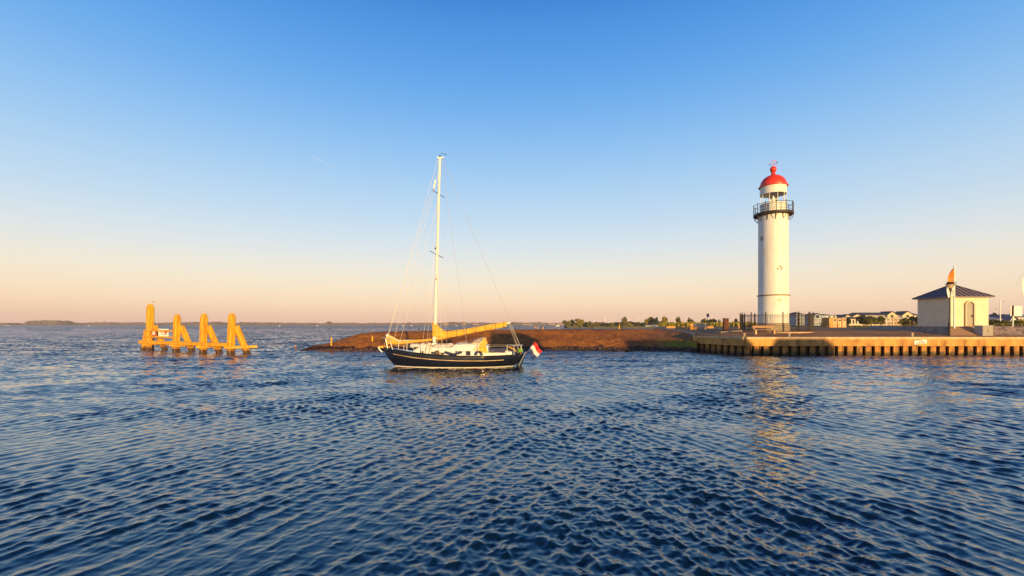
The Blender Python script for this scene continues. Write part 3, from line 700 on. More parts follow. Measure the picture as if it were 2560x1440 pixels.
def arch(x0, x1, z0, zt, n=14):
    r = (x1-x0)/2; c = (x0+x1)/2; return [(x0, z0), (x1, z0)]+[(c+r*math.cos(math.pi*k/n), zt-r+r*math.sin(math.pi*k/n)) for k in range(n+1)]
M['trim'] = mat('beige_trim', (.62, .47, .30), .6)
fr = arch(dx0-.12, dx1+.12, TL+.01, dt+.12); inn = arch(dx0, dx1, TL+.01, dt)
b = MB(); vs = [(x, 46.84, z) for x, z in fr]+[(x, 46.84, z) for x, z in inn]+[(x, 46.999, z) for x, z in fr]+[(x, 46.999, z) for x, z in inn]; n = len(fr)
fs = []
for k in range(1, n): fs += [(k, (k+1) % n, n+(k+1) % n, n+k), (k, (k+1) % n, 2*n+(k+1) % n, 2*n+k), (n+k, n+(k+1) % n, 3*n+(k+1) % n, 3*n+k)]
b.add(vs, fs); dr = MB().prism(inn, 46.975, 46.995, 'y').build('door', M['doorc'], ki)
b.build('frame', M['trim'], dr); MB().box((dx1-.16, 46.92, TL+.95), (dx1-.10, 46.974, TL+1.2)).build('handle', M['iron'], dr)
MB().box((dx0-.15, 46.8, TL), (dx1+.15, 46.998, TL+.07)).build('doorstep', M['concrete'], ki)
# cabinet at the foot of the slope
a, c = X_(2455, 44.55), X_(2481, 44.55); z0 = ground(44.5*1.03, 44.55)-.05; z1 = z_(813.5, 44.5)
ct = thing('utility_cabinet', 'grey metal two door cabinet set into the cobbled slope by the kiosk', 'cabinet', (a, 44.5, z0))
MB().box((a, 44.5, z0), (c, 45.3, z1-.05)).build('body', M['grey'], ct, bevel=.01); MB().box((a-.03, 44.46, z1-.048), (c+.06, 45.34, z1)).build('lid', M['grey'], ct)
for s_ in (0, 1):
    w_ = (c-a)/2; d_ = MB().box((a+.03+w_*s_, 44.48, z0+.1), (a+w_*(s_+1)-.02, 44.497, z1-.1)).build('door', M['doorc'], ct)
MB().box(((a+c)/2-.03, 44.46, z0+.45), ((a+c)/2+.03, 44.478, z0+.58)).build('lock', M['iron'], ct)
# lantern post
g0 = Vector((X_(2373, 44.35), 44.35, ground(X_(2373, 44.35), 44.35))); lz = lambda py: z_(py, 44.35)
lp_ = thing('street_lamp', 'black lantern post with a glass cone shade before the kiosk corner', 'street lamp', g0)
x, y = g0.x, g0.y; xt = x+.12
b = MB(); b.tube((x, y, g0.z), (x, y, lz(806)), .10, .09, 10); b.tube((x, y, lz(806)), (xt, y, lz(728)), .06, .035, 10); b.build('post', M['iron'], lp_, smooth=True)
MB().lathe([(.04, lz(729)), (.13, lz(722)), (.14, lz(721))], (xt, y), 16).build('neck', M['iron'], lp_)
M['lampglass'] = mat('clear_lamp_glass', (.85, .72, .55), .15); 
nt_, bs = nodes_of(M['lampglass']); bs.inputs['Transmission Weight'].default_value = .85; bs.inputs['IOR'].default_value = 1.1
sh = MB().lathe([(.13, lz(721)), (.36, lz(711)), (.35, lz(711)), (.12, lz(720.5))], (xt, y), 24, close=False).build('lamp_shade', M['lampglass'], lp_, smooth=True)
MB().lathe([(.40, lz(710.8)), (.40, lz(710)), (.30, lz(709)), (.25, lz(706.5)), (.30, lz(706)), (.28, lz(705)), (.05, lz(704.6))], (xt, y), 24).build('hood', M['iron'], lp_)
# banner pole
fp = thing('flag_pole', 'tall pale pole with a narrow banner by the kiosk corner', 'flag pole', (X_(2385.5, 46.1), 46.1, 2.6)); xx = fp.location.x
MB().tube((xx, 46.1, 2.5), (xx, 46.1, z_(664, 46.1)), .075, .065, 10).build('pole', M['alu'], fp, smooth=True)
MB().tube((xx+.02, 46.1, z_(705.5, 46.1)), (xx+.2, 46.1, z_(705.5, 46.1)), .05, n=6).build('bracket', M['iron'], fp)
def sheet(pts_fn, nu, nv, name, m, parent, thick=.012):
    b = MB(); vs = [pts_fn(i/nu, j/nv) for i in range(nu+1) for j in range(nv+1)]
    b.add(vs, [(i*(nv+1)+j, (i+1)*(nv+1)+j, (i+1)*(nv+1)+j+1, i*(nv+1)+j+1) for i in range(nu) for j in range(nv)])
    o = b.build(name, m, parent, smooth=True); s = o.modifiers.new('thick', 'SOLIDIFY'); s.thickness = thick; return o
def bw(v):   # width of the banner at height fraction v (0 top)
    return .02+.40*min(1, v/.42)**.7
ztop, zbot = z_(671, 46.0), z_(744, 46.0)
bn = thing('banner', 'narrow feather banner, orange above and white with lettering below, on the pale pole', 'banner', (xx-.1, 46.0, ztop))
fn = lambda v0, v1: (lambda u, v: (xx-.075-bw(v0+(v1-v0)*v)*1.45*u, 46.1-.10*math.sin(u*3+v*4), ztop+(zbot-ztop)*(v0+(v1-v0)*v)))
sheet(fn(0, .5), 6, 12, 'orange_cloth', M['orange'], bn); sheet(fn(.5, 1), 6, 12, 'white_cloth', M['wh'], bn)
b = MB()
for k, (u0, u1) in enumerate(((-.42, -.15), (-.45, -.12), (-.35, -.2))): b.box((xx+u0, 45.93, zbot+.45+k*.14), (xx+u1, 45.935, zbot+.49+k*.14))
b.build('lettering', M['bluepanel'], bn)
# right edge banner
rb = thing('banner', 'pale feather banner on a bent rod cut by the right picture edge', 'banner', (X_(2566, 49.5), 49.5, 4.6)); x0 = X_(2556, 49.5)
sheet(lambda u, v: (x0+.04+u*.85-.39*math.sin(v*math.pi)*(1-u)*.9+.22*(1-u), 49.5+.05*math.sin(3*u), z_(686, 49.5)+(z_(744, 49.5)-z_(686, 49.5))*v), 8, 14, 'cloth', M['wh'], rb)
b = MB(); pts = [W(2541, 713, 49.5), W(2543, 706, 49.5), W(2549, 697, 49.5), W(2560, 682, 49.5), W(2574, 662, 49.5), W(2590, 650, 49.5)]; b.path(pts, .012, 5); b.tube(W(2590, 650, 49.5), (X_(2590, 49.5), 49.5, 2.6), .03); b.build('rod', M['rope'], rb)
# small sign post at the right edge
sp2 = thing('sign_post', 'pale steel post with a white board near the right picture edge', 'sign post', (X_(2554, 45.8), 46.6, TL-.1)); x = sp2.location.x
MB().tube((x, 46.6, TL-.2), (x, 46.6, z_(790, 46.6)), .05, n=8).build('post', M['alu'], sp2); MB().tube((x, 46.6, z_(790, 46.6)), (x+.02, 46.6, z_(764, 46.6)), .07, n=8).build('sleeve', M['rust'], sp2)
MB().box((x-.2, 46.64, z_(790, 46.6)), (x+1.0, 46.68, z_(765, 46.6))).build('board', M['wh'], sp2)
# street light with two arms
Z = 110; x = X_(2500.5, Z); sl_ = thing('street_lamp', 'tall grey street light with one long arm each side', 'street lamp', (x, Z, ground(x, Z)))
MB().tube((x, Z, ground(x, Z)), (x, Z, z_(749, Z)), .13, .08, 8).build('pole', M['alu'], sl_)
for s_, py, ln_ in ((1, 753.3, 13), (-1, 772, 11)):
    q = MB().tube((x, Z, z_(py, Z)), (x+s_*ln_*.55*Z/F, Z, z_(py, Z)+.05), .05, n=6).build('arm', M['alu'], sl_)
    MB().box((min(x+s_*ln_*.5*Z/F, x+s_*ln_*Z/F), Z-.15, z_(py, Z)-.06), (max(x+s_*ln_*.5*Z/F, x+s_*ln_*Z/F), Z+.15, z_(py, Z)+.08)).build('lamp_head', M['grey'], q)
# dark litter bin
g0 = Vector((X_(2282, 100), 100, ground(X_(2282, 100), 100))); t = thing('litter_bin', 'dark round litter bin on the grass left of the kiosk', 'bin', g0)
MB().lathe([(.16, 0), (.2, .5), (.3, .55), (.3, 1.35), (.2, 1.45)], n=12).build('body', M['iron'], t, False); MB().lathe([(.34, 1.452), (.1, 1.6)], n=12).build('lid', M['iron'], t, False)

# ------------------------------------------------------------------ houses and apartments
def lb(i): return i
M['w_white'] = mat('pale_render', (.66, .60, .54), .8); M['w_cream'] = mat('cream_render', (.68, .50, .30), .8); M['w_blue'] = mat('blue_grey_boarding', (.28, .32, .40), .8)
M['r_dark'] = mat('dark_roof_tiles', (.05, .045, .055), .8); M['r_brown'] = mat('brown_roof_tiles', (.14, .07, .05), .8)
def house(name, label, cat, px0, px1, Z, ypy, rpy, depth, wm, rm, roof='side', rows=2, cols=4, balc=False, zb=None, group=None, gables=()):
    x0, x1 = X_(px0, Z), X_(px1, Z); ez, rz_ = z_(ypy, Z), z_(rpy, Z); gz = ground(x0, Z)-.3 if zb is None else zb
    t = thing(name, label, cat, ((x0+x1)/2, Z, gz), group=group); y1 = Z+depth; ym = Z+depth/2; xm = (x0+x1)/2; ov = .5
    if roof == 'front': MB().prism([(x0, gz), (x1, gz), (x1, ez), (xm, rz_-.15), (x0, ez)], Z, y1, 'y').build('wall', wm, t)
    elif roof == 'side': MB().prism([(Z, gz), (y1, gz), (y1, ez), (ym, rz_-.15), (Z, ez)], x0, x1, 'x').build('wall', wm, t)
    else: MB().box((x0, Z, gz), (x1, y1, ez)).build('wall', wm, t)
    b = MB()
    if roof == 'front':
        for s_ in (-1, 1):
            xe = xm+s_*((x1-x0)/2+ov); sl2 = (rz_-ez)/((x1-x0)/2); ze = ez-ov*sl2
            b.add([(xe, Z-ov, ze), (xm, Z-ov, rz_), (xm, y1+ov, rz_), (xe, y1+ov, ze), (xe, Z-ov, ze+.25), (xm, Z-ov, rz_+.25), (xm, y1+ov, rz_+.25), (xe, y1+ov, ze+.25)],
                  [(0, 1, 2, 3), (4, 5, 6, 7), (0, 1, 5, 4), (1, 2, 6, 5), (2, 3, 7, 6), (3, 0, 4, 7)])
    elif roof == 'side':
        for s_ in (-1, 1):
            ye = ym+s_*(depth/2+ov); sl2 = (rz_-ez)/(depth/2); ze = ez-ov*sl2
            b.add([(x0-ov, ye, ze), (x0-ov, ym, rz_), (x1+ov, ym, rz_), (x1+ov, ye, ze), (x0-ov, ye, ze+.25), (x0-ov, ym, rz_+.25), (x1+ov, ym, rz_+.25), (x1+ov, ye, ze+.25)],
                  [(0, 1, 2, 3), (4, 5, 6, 7), (0, 1, 5, 4), (1, 2, 6, 5), (2, 3, 7, 6), (3, 0, 4, 7)])
    else:
        e4 = [(x0-ov, Z-ov), (x1+ov, Z-ov), (x1+ov, y1+ov), (x0-ov, y1+ov)]; k = min(x1-x0, depth)/2*.95
        b.add([(x, y, ez) for x, y in e4]+[(x0+k, ym, rz_), (x1-k, ym, rz_)], [(0, 1, 2, 3), (0, 1, 5, 4), (1, 2, 5), (2, 3, 4, 5), (3, 0, 4)])
    b.build('roof', rm, t)
    fh = (ez-gz-.3)/rows; cw = (x1-x0)/cols
    for r in range(rows):
        for c in range(cols):
            u0 = x0+cw*(c+.25); u1 = x0+cw*(c+.75); w0 = gz+.3+fh*(r+.3); w1 = gz+.3+fh*(r+.85)
            f = MB().box((u0-.1, Z-.06, w0-.1), (u1+.1, Z-.003, w1+.1)).build('window', M['wh'], t); MB().box((u0, Z-.09, w0), (u1, Z-.062, w1)).build('pane', M['glass'], f)
    if balc:
        for r in range(1, rows):
            b = MB(); zz = gz+.3+fh*r; b.box((x0+.3, Z-1.5, zz-.1), (x1-.3, Z-.1, zz+.05)); b.box((x0+.3, Z-1.5, zz+.95), (x1-.3, Z-1.42, zz+1.05))
            nn_ = int((x1-x0)/.45)
            for k in range(nn_+1): b.box((x0+.3+(x1-x0-.7)*k/nn_, Z-1.48, zz), (x0+.36+(x1-x0-.7)*k/nn_, Z-1.44, zz+.97))
            b.build('balcony', M['wh'], t)
        for c in range(cols+1):
            u = x0+.4+(x1-x0-.8)*c/cols; MB().box((u-.1, Z-1.4, gz), (u+.1, Z-1.2, ez)).build('column', M['wh'], t)
    for gx0, gx1, gy in gables:
        a_, c_ = X_(gx0, Z), X_(gx1, Z); m_ = (a_+c_)/2; zt = z_(gy, Z); fw = MB().prism([(a_, ez-fh*.9), (c_, ez-fh*.9), (c_, ez+.3), (m_, zt-.2), (a_, ez+.3)], Z-1.6, Z+depth/2, 'y').build('gable', wm, t)
        b = MB()
        for s_ in (-1, 1):
            xe = m_+s_*((c_-a_)/2+.5); b.add([(xe, Z-2.1, ez), (m_, Z-2.1, zt), (m_, Z+depth/2, zt), (xe, Z+depth/2, ez), (xe, Z-2.1, ez+.25), (m_, Z-2.1, zt+.25), (m_, Z+depth/2, zt+.25), (xe, Z+depth/2, ez+.25)],
                  [(0, 1, 2, 3), (4, 5, 6, 7), (0, 1, 5, 4), (1, 2, 6, 5), (2, 3, 7, 6), (3, 0, 4, 7)])
        b.build('gable_roof', M['r_dark'], fw); MB().lathe([(.9, 0), (.9, .05)], n=16)
        wq = MB().box((m_-.9, Z-1.66, ez-fh*.75), (m_+.9, Z-1.603, ez+.1)).build('gable_window', M['glass'], fw)
    return t
house('apartment_building', 'long pale three storey apartment block with two white framed gables', 'building', 2153, 2296, 300, 788, 781.5, 14, M['w_cream'], M['r_dark'], 'side', 3, 16, True, gables=((2214, 2236, 779), (2252, 2276, 778.5)))
house('apartment_building', 'blue grey balconied apartment block just right of the iron fence', 'building', 2028, 2064, 250, 788.5, 783, 12, M['w_blue'], M['r_dark'], 'hip', 3, 6, True, gables=((2032, 2046, 784),))
house('apartment_building', 'plain pale block behind the service cabins', 'building', 2056, 2091, 262, 789, 784.5, 12, M['w_white'], M['r_dark'], 'hip', 3, 3)
house('house', 'tall narrow house with pyramid roof seen through the iron fence', 'house', 1990, 2008, 240, 785, 779.5, 8, M['w_blue'], M['r_dark'], 'hip', 3, 3, True)
house('house', 'cream house with low gable just above the service cabins', 'house', 2089, 2112, 310, 793, 788, 12, M['w_cream'], M['r_brown'], 'side', 2, 4)
house('house', 'cream house with white gable edges left of the long apartment block', 'house', 2110, 2129, 285, 793, 787, 12, M['w_cream'], M['r_brown'], 'front', 2, 2)
house('house', 'cream gabled house touching the long apartment block', 'house', 2130, 2156, 290, 792, 785.5, 12, M['w_cream'], M['r_brown'], 'front', 2, 3)
house('house', 'brown fronted low house behind the right hand service cabin', 'house', 2122, 2152, 235, 797, 793, 9, M['w_cream'], M['r_brown'], 'side', 1, 4)
house('house', 'low blue roofed bungalow directly right of the kiosk', 'house', 2471, 2500, 150, 799, 793, 8, M['w_white'], M['slate'], 'side', 1, 4)
house('house', 'white bungalow with brown roof right of the tall street light', 'house', 2502, 2520, 158, 796.5, 788, 9, M['w_white'], M['r_brown'], 'front', 1, 2)
house('house', 'white gabled bungalow, second one right of the tall street light', 'house', 2526, 2541, 152, 797, 789.5, 9, M['w_white'], M['slate'], 'front', 1, 2)
house('house', 'white house with slate roof at the right picture edge', 'house', 2540, 2580, 185, 793, 786, 9, M['w_white'], M['slate'], 'side', 1, 5)
# low roofs behind the orange play tower
pt = thing('climbing_frame', 'orange timber climbing frame before the long apartment block', 'play frame', (X_(2237, 150), 150, ground(X_(2237, 150), 150)))
b = MB(); X0 = pt.location.x; gz = pt.location.z
for dx_ in (-1.6, -.8, 0, .8): b.tube((X0+dx_, 150, gz), (X0+dx_, 150, gz+(3.2 if abs(dx_) < 1 else 1.8)), .07, n=6)
for h in (.7, 1.4, 2.1, 2.8): b.tube((X0-.8, 150, gz+h), (X0+.8, 150, gz+h), .05, n=5)
b.tube((X0-2.4, 150, gz+.2), (X0, 150, gz+2.2), .06, n=5); b.tube((X0+2, 150, gz+.2), (X0, 150, gz+2.6), .06, n=5); b.build('timbers', M['oblock'], pt)

# ------------------------------------------------------------------ trees and bushes
def crown_mesh(name, w, h, n, leaf, seed, m, lobes=7, low=0.0):
    rnd = random.Random(seed); b = MB()
    L_ = [(rnd.uniform(-.55, .55)*w/2, rnd.uniform(-.5, .5)*w/2, low+h*rnd.uniform(.22, .78), rnd.uniform(.22, .42)) for _ in range(lobes)]
    for _ in range(n):
        lx, ly, lz_, lr = rnd.choice(L_); u = Vector((rnd.gauss(0, 1), rnd.gauss(0, 1), rnd.gauss(0, 1))).normalized()*rnd.uniform(.55, 1.0)**.5
        p = Vector((lx+u.x*lr*w*.75, ly+u.y*lr*w*.75, lz_+u.z*lr*h*.62))
        if p.z < low+.05: p.z = low+.05+rnd.random()*.3
        q = Matrix.Rotation(rnd.random()*6.3, 3, 'Z') @ Matrix.Rotation(rnd.uniform(.3, 1.7), 3, 'X'); s_ = leaf*rnd.uniform(.6, 1.3)
        b.add([p+q @ Vector(v_)*s_ for v_ in ((-.5, -.35, 0), (.5, -.45, 0), (.4, .5, 0), (-.45, .4, 0))], [(0, 1, 2, 3)])
    me = b.build(name, m, None, fix=False); mesh = me.data; bpy.data.objects.remove(me); return mesh
CM = {}
for key, m in (('olive', 'leaf_olive'), ('gold', 'leaf_gold'), ('dark', 'leaf_dark')):
    CM[key] = [crown_mesh('crown', 1, 1, 1500, .085, 10+i+hash(key) % 1, M[m], 6+i) for i in range(3)]
    CM[key+'_tall'] = [crown_mesh('crown', 1, 1, 1300, .075, 40+i, M[m], 8) for i in range(2)]
def trunk_mesh():
    b = MB(); b.tube((0, 0, -.3), (0, 0, .45), .035, .022, 7)
    for k in range(5): t = k*1.3; b.tube((0, 0, .22+.05*k), (.25*math.cos(t), .25*math.sin(t), .55+.06*k), .014, .005, 5)
    o = b.build('trunk', M['bark']); me = o.data; bpy.data.objects.remove(o); return me
TM = trunk_mesh()
rnd = random.Random(11)
def plant(name, label, cat, px, Z, toppy, wpx, key, base, group, i, trunk=True):
    x = X_(px, Z); h = (z_(toppy, Z)-base)*1.15; w = wpx*Z/F*1.2
    t = thing(name, label, cat, (x, Z, base), rnd.random()*6, group)
    c = bpy.data.objects.new('crown', CM[key][i % len(CM[key])]); COL.objects.link(c); c.parent = t
    lo = .12 if trunk and name == 'tree' else -.05
    c.location = (0, 0, h*lo); c.scale = (w*.95, w*.95, h*(1-lo)*1.02)
    k = bpy.data.objects.new('trunk', TM); COL.objects.link(k); k.parent = t; k.scale = (max(w, h*.5), max(w, h*.5), h)
    return t
# bushes on the spit (px, top y, width px, kind)
spitb = [(1419, 802, 16, 'olive'), (1430, 800, 12, 'gold'), (1440, 806, 16, 'gold'), (1452, 798, 20, 'gold'), (1464, 806, 14, 'gold'), (1473, 803, 14, 'olive'), (1483, 808, 14, 'olive'),
         (1494, 806, 20, 'olive'), (1505, 808, 12, 'gold'), (1516, 806, 18, 'olive'), (1529, 807, 16, 'olive'), (1541, 805, 18, 'dark'), (1554, 804, 16, 'olive'), (1562, 794, 10, 'olive'), (1570, 804, 18, 'gold'),
         (1583, 804, 18, 'dark'), (1594, 806, 18, 'olive'), (1606, 806, 14, 'dark'), (1617, 797, 13, 'gold'), (1627, 794, 14, 'olive'), (1641, 793, 10, 'dark'), (1650, 802, 16, 'gold')]
for i, (px, ty, wp, key) in enumerate(spitb):
    tall = ty < 799; nm = 'tree' if tall else 'bush'
    desc = {'olive': 'olive green', 'gold': 'golden green', 'dark': 'dark green'}[key]
    plant(nm, f'{desc} {"rounded tree" if tall else "bush"} on the spit, {ORD[i]} from its water end', nm, px, 455+rnd.uniform(-6, 8)-(px-1412)*.05, ty, wp*1.25, key, 1.0, 'trees and bushes along the spit', i, tall)
# trees and shrubs behind the plaza
b2_ = [(1663, 793, 12, 'gold', 'conical'), (1677, 806, 26, 'gold', ''), (1695, 794, 13, 'olive', 'pointed'), (1710, 806, 26, 'olive', ''), (1726, 796, 9, 'olive', 'slim'), (1733, 800, 8, 'gold', 'slim'),
       (1745, 806, 22, 'dark', ''), (1762, 798, 11, 'olive', 'rounded'), (1774, 798, 12, 'dark', 'rounded'), (1786, 798, 10, 'dark', 'rounded'), (1797, 800, 8, 'olive', 'slim'), (1812, 806, 22, 'olive', ''),
       (1830, 804, 26, 'gold', ''), (1842, 797, 8, 'dark', 'pointed'), (1862, 806, 24, 'dark', ''), (1884, 805, 26, 'olive', ''), (1906, 807, 20, 'olive', '')]
for i, (px, ty, wp, key, kind) in enumerate(b2_):
    nm = 'tree' if kind else 'bush'; desc = {'olive': 'olive green', 'gold': 'golden green', 'dark': 'dark green'}[key]
    Z = 205+rnd.uniform(-8, 8); plant(nm, f'{desc} {kind+" tree" if kind else "spreading bush"} behind the stone blocks, {ORD[i]} from the left', nm, px, Z, ty, wp*1.3, key+('_tall' if kind in ('slim', 'pointed') else ''), interp(Z, GLL)-.3, 'trees and bushes behind the plaza', i, bool(kind))
b3_ = [(2120, 796, 10, 'dark', 200, 'small dark tree right beside the last service cabin'), (2158, 790, 18, 'dark', 180, 'dark round tree at the left end of the long apartment block'), (2178, 790, 24, 'olive', 175, 'wide olive tree before the long apartment block'),
       (2201, 792, 16, 'olive', 180, 'narrower olive tree between the wide one and the climbing frame'), (2270, 801, 24, 'gold', 130, 'golden bush left of the litter bin'), (2284, 791, 22, 'dark', 150, 'dark tree partly behind the kiosk'), (2292, 793, 14, 'dark', 140, 'dark tree touching the kiosk wall'),
       (2262, 796, 14, 'dark', 190, 'dark shrub under the right hand gable'), (2478, 786, 9, 'dark', 240, 'small dark tree just right of the kiosk'), (2493, 784, 16, 'olive', 230, 'bushy brown green tree left of the tall street light'),
       (2485, 800, 36, 'olive', 110, 'long reddish bush before the blue roofed bungalow'), (2515, 802, 30, 'olive', 105, 'low hedge bush before the brown roofed bungalow'), (2546, 800, 26, 'gold', 108, 'golden bush left of the white board post'), (2524, 788, 30, 'olive', 210, 'wide tree behind the bungalow roofs')]
for i, (px, ty, wp, key, Z, lab) in enumerate(b3_):
    nm = 'bush' if 'bush' in lab or 'shrub' in lab else 'tree'; plant(nm, lab, nm, px, Z, ty, wp*1.2, key, ground(X_(px, Z), Z)-.2, None, i, nm == 'tree')
# rough grass at the back of the plaza
def scatter(name, label, cat, boxes, n, h, w, m, seed, stuff=True):
    r_ = random.Random(seed); b = MB()
    for (pa, pb, Za, Zb, ht) in boxes:
        for _ in range(n):
            px = r_.uniform(pa, pb); Z = r_.uniform(Za, Zb); x = X_(px, Z); g_ = ground(x, Z); hh = ht*r_.uniform(.5, 1.1); t = r_.random()*3.14; ww = w*r_.uniform(.5, 1)
            dx_, dy_ = ww*math.cos(t), ww*math.sin(t); lx, ly = r_.uniform(-.2, .2), r_.uniform(-.2, .2)
            b.add([(x-dx_, Z-dy_, g_-.1), (x+dx_, Z+dy_, g_-.1), (x+dx_*.3+lx, Z+dy_*.3+ly, g_+hh), (x-dx_*.4+lx, Z-dy_*.4+ly, g_+hh*.8)], [(0, 1, 2, 3)])
    o = b.build(name, m, fix=False); tag(o, label, cat); o['kind'] = 'stuff'; return o
scatter('reeds', 'rough reddish and green reeds behind the stone blocks', 'reeds', [(1655, 1900, 165, 190, 1.5)], 2600, 1, .45, M['leaf_gold'], 3)
scatter('grass', 'strip of rough grass beyond the plaza', 'grass', [(2120, 2300, 118, 135, .35), (2470, 2575, 95, 104, .8)], 1500, 1, .4, M['leaf_olive'], 5)

# far shore woods: a hazy mass
def wood(name, label, boxes, n, leaf, m, seed):
    r_ = random.Random(seed); b = MB()
    for (pa, pb, Z, hpx, lump) in boxes:
        w = X_(pb, Z)-X_(pa, Z); H = hpx*Z/F
        for _ in range(int(n*w/100)):
            x = X_(pa, Z)+r_.random()*w; y = Z+r_.uniform(0, 60)
            hh = H*(.72+.28*math.sin(x/lump+seed)*math.sin(x/lump*2.7+1.3)); ed = min(1, (x-X_(pa, Z))/18, (X_(pb, Z)-x)/18); hh *= max(.15, ed)**.5
            z = 3+r_.random()*hh; s_ = leaf*r_.uniform(.6, 1.4); t = r_.uniform(-.8, .8); a_ = r_.uniform(-.6, .6)
            b.add([(x+s_*math.cos(t)*u_-s_*math.sin(a_)*v_*.2, y+s_*math.sin(t)*u_, z+s_*v_*.8) for u_, v_ in ((-.5, -.5), (.5, -.4), (.4, .5), (-.5, .4))], [(0, 1, 2, 3)])
    o = b.build(name, m, fix=False); tag(o, label, 'wood'); o['kind'] = 'stuff'; return o
wood('far_wood', 'long hazy line of woods on the far shore', [(-300, 60, 1900, 3.2, 60), (150, 700, 1850, 5.2, 90), (700, 1000, 1900, 3.5, 50), (1000, 1420, 1900, 5.0, 70), (1420, 2600, 1900, 5, 70)], 240, 9, M['farwood'], 2)
wood('dark_wood', 'dark separate wood on the far shore near the left edge', [(60, 150, 1640, 9.5, 300)], 900, 7, M['farwood'], 4)
wood('shore_trees', 'scattered dark trees on the far shore behind the yellow piles', [(-20, 14, 1640, 6.5, 30), (450, 500, 1720, 6, 25), (515, 545, 1700, 9, 30), (586, 612, 1720, 8, 30), (708, 716, 1720, 7, 30), (775, 783, 1720, 5, 30), (816, 832, 1720, 5.5, 20)], 700, 6, M['farwood'], 6)
# far town
M['fartown'] = mat('far_render', (.36, .22, .16), .9)
for i, (px, w, h, lab) in enumerate(((1082, 10, 4, 'pale far house right of the yacht mast'), (1115, 12, 5, 'pale far house beyond the golden sail cover'), (1160, 9, 4.5, 'pale far house above the boom'), (1190, 14, 4, 'long pale far shed above the boom'), (1320, 22, 3.5, 'long low pinkish far shed right of the flag'), (1348, 8, 8.5, 'tall grey far church like block right of the flag'), (1380, 16, 4, 'pinkish far shed left of the distant sailing boat'), (1402, 14, 4, 'pinkish far shed right of the distant sailing boat'), (818, 3, 8, 'far slender tower, left of a pair'), (823, 3, 8.5, 'far slender tower, right of a pair'))):
    Z = 1705; x = X_(px, Z); kx = Z/F; t = thing('far_building', lab, 'building', (x, Z, 3))
    MB().box((x-w*kx/2, Z, 2), (x+w*kx/2, Z+15, 2+h*kx*.75)).build('wall', M['fartown'] if h < 8 else M['farwood'], t); MB().prism([(x-w*kx/2-1, 2+h*kx*.75), (x+w*kx/2+1, 2+h*kx*.75), (x, 2+h*kx*1.05)], Z-1, Z+16, 'y').build('roof', M['r_brown'], t)

# ------------------------------------------------------------------ boats of the marina, far boats, buoys
def small_boat():
    t = thing('sailing_boat', '', 'sailing boat')
    secs = [(-5, .02, 1.5), (-3.4, 1.0, 1.25), (-1, 1.55, 1.1), (2.5, 1.45, 1.05), (4.8, 1.0, 1.1)]
    b = MB(); vs = []
    for x, w, h in secs: vs += [(x, -w, h), (x*.96, -w*.8, -.2), (x*.96, w*.8, -.2), (x, w, h)]
    b.add(vs, [(4*i+j, 4*i+4+j, 4*i+5+j, 4*i+1+j) for i in range(4) for j in range(3)]+[(4*i+3, 4*i+7, 4*i+4, 4*i) for i in range(4)]+[(16, 17, 18, 19)]); b.build('hull', M['white_gel'], t, False)
    MB().prism([(-2.2, 1.1), (2, 1.1), (1.8, 1.75), (-1.6, 1.6)], -.9, .9, 'y').build('cabin', M['white_gel'], t, False)
    MB().tube((-.6, 0, 1), (-.6, 0, 15), .22, .17, 6).build('mast', M['alu'], t, False)
    b = MB(); b.tube((-.5, 0, 2.6), (3.6, 0, 2.6), .18, .13, 8); b.build('boom', M['beige_cloth'], t, False)
    b = MB(); b.tube((-.6, 0, 14.8), (-4.9, 0, 1.5), .03, n=4); b.tube((-.6, 0, 14.8), (4.7, 0, 1.1), .03, n=4); b.box((-.7, -1.2, 9.3), (-.5, 1.2, 9.4)); b.build('rigging', M['rope_l'], t, False)
    return t
sb = small_boat(); first = True
r_ = random.Random(5)
mp = [1483, 1496, 1512, 1513, 1519, 1526, 1529, 1537, 1571, 1574, 1590, 1594, 1599, 1609, 1617, 1625, 1641, 1648, 1654, 1662, 1671, 1684, 1690, 1696, 1706, 1716, 1726, 1734, 1742, 1748, 1756, 1763, 1772, 1779, 1786, 1793, 1801, 1808, 1815, 1822, 1830, 1834, 1842, 1850, 1866, 1880, 2060, 2108, 2123, 2146, 2189, 2215, 2249, 2487]
tops = {1513: 789, 1529: 784, 1572: 790, 1594: 791, 1617: 783, 1654: 784, 1748: 781, 1801: 786, 1830: 782, 1842: 785, 2123: 765, 2108: 774, 2146: 773, 2189: 775, 2215: 776, 2060: 777, 2249: 777, 2487: 768}
for i, px in enumerate(mp):
    Z = r_.uniform(500, 545); ty = tops.get(px, r_.uniform(786, 797)); hgt = z_(ty, Z)
    if px > 2000: Z = 460 if px != 2487 else 330; hgt = z_(ty, Z)
    b_ = sb if first else copy_tree(sb); first = False
    b_.location = (X_(px, Z), Z, 0); s_ = hgt/15; b_.scale = (max(.8, s_*.8), max(.8, s_*.8), s_); b_.rotation_euler = (0, 0, r_.uniform(-.4, .4)+(0 if r_.random() < .5 else 3.14))
    b_['group'] = 'boats moored in the marina'
    b_['label'] = (f'moored boat whose mast is {ORD[i]} from the left above the trees' if i < 30 else f'moored boat whose mast is {ORD[i-30]} right of the dark square tree tops' if i < 46 else
                   f'moored boat whose pale mast is {ORD[i-46]} of those above the apartment roofs' if px != 2487 else 'moored boat with pinkish mast seen right of the kiosk')
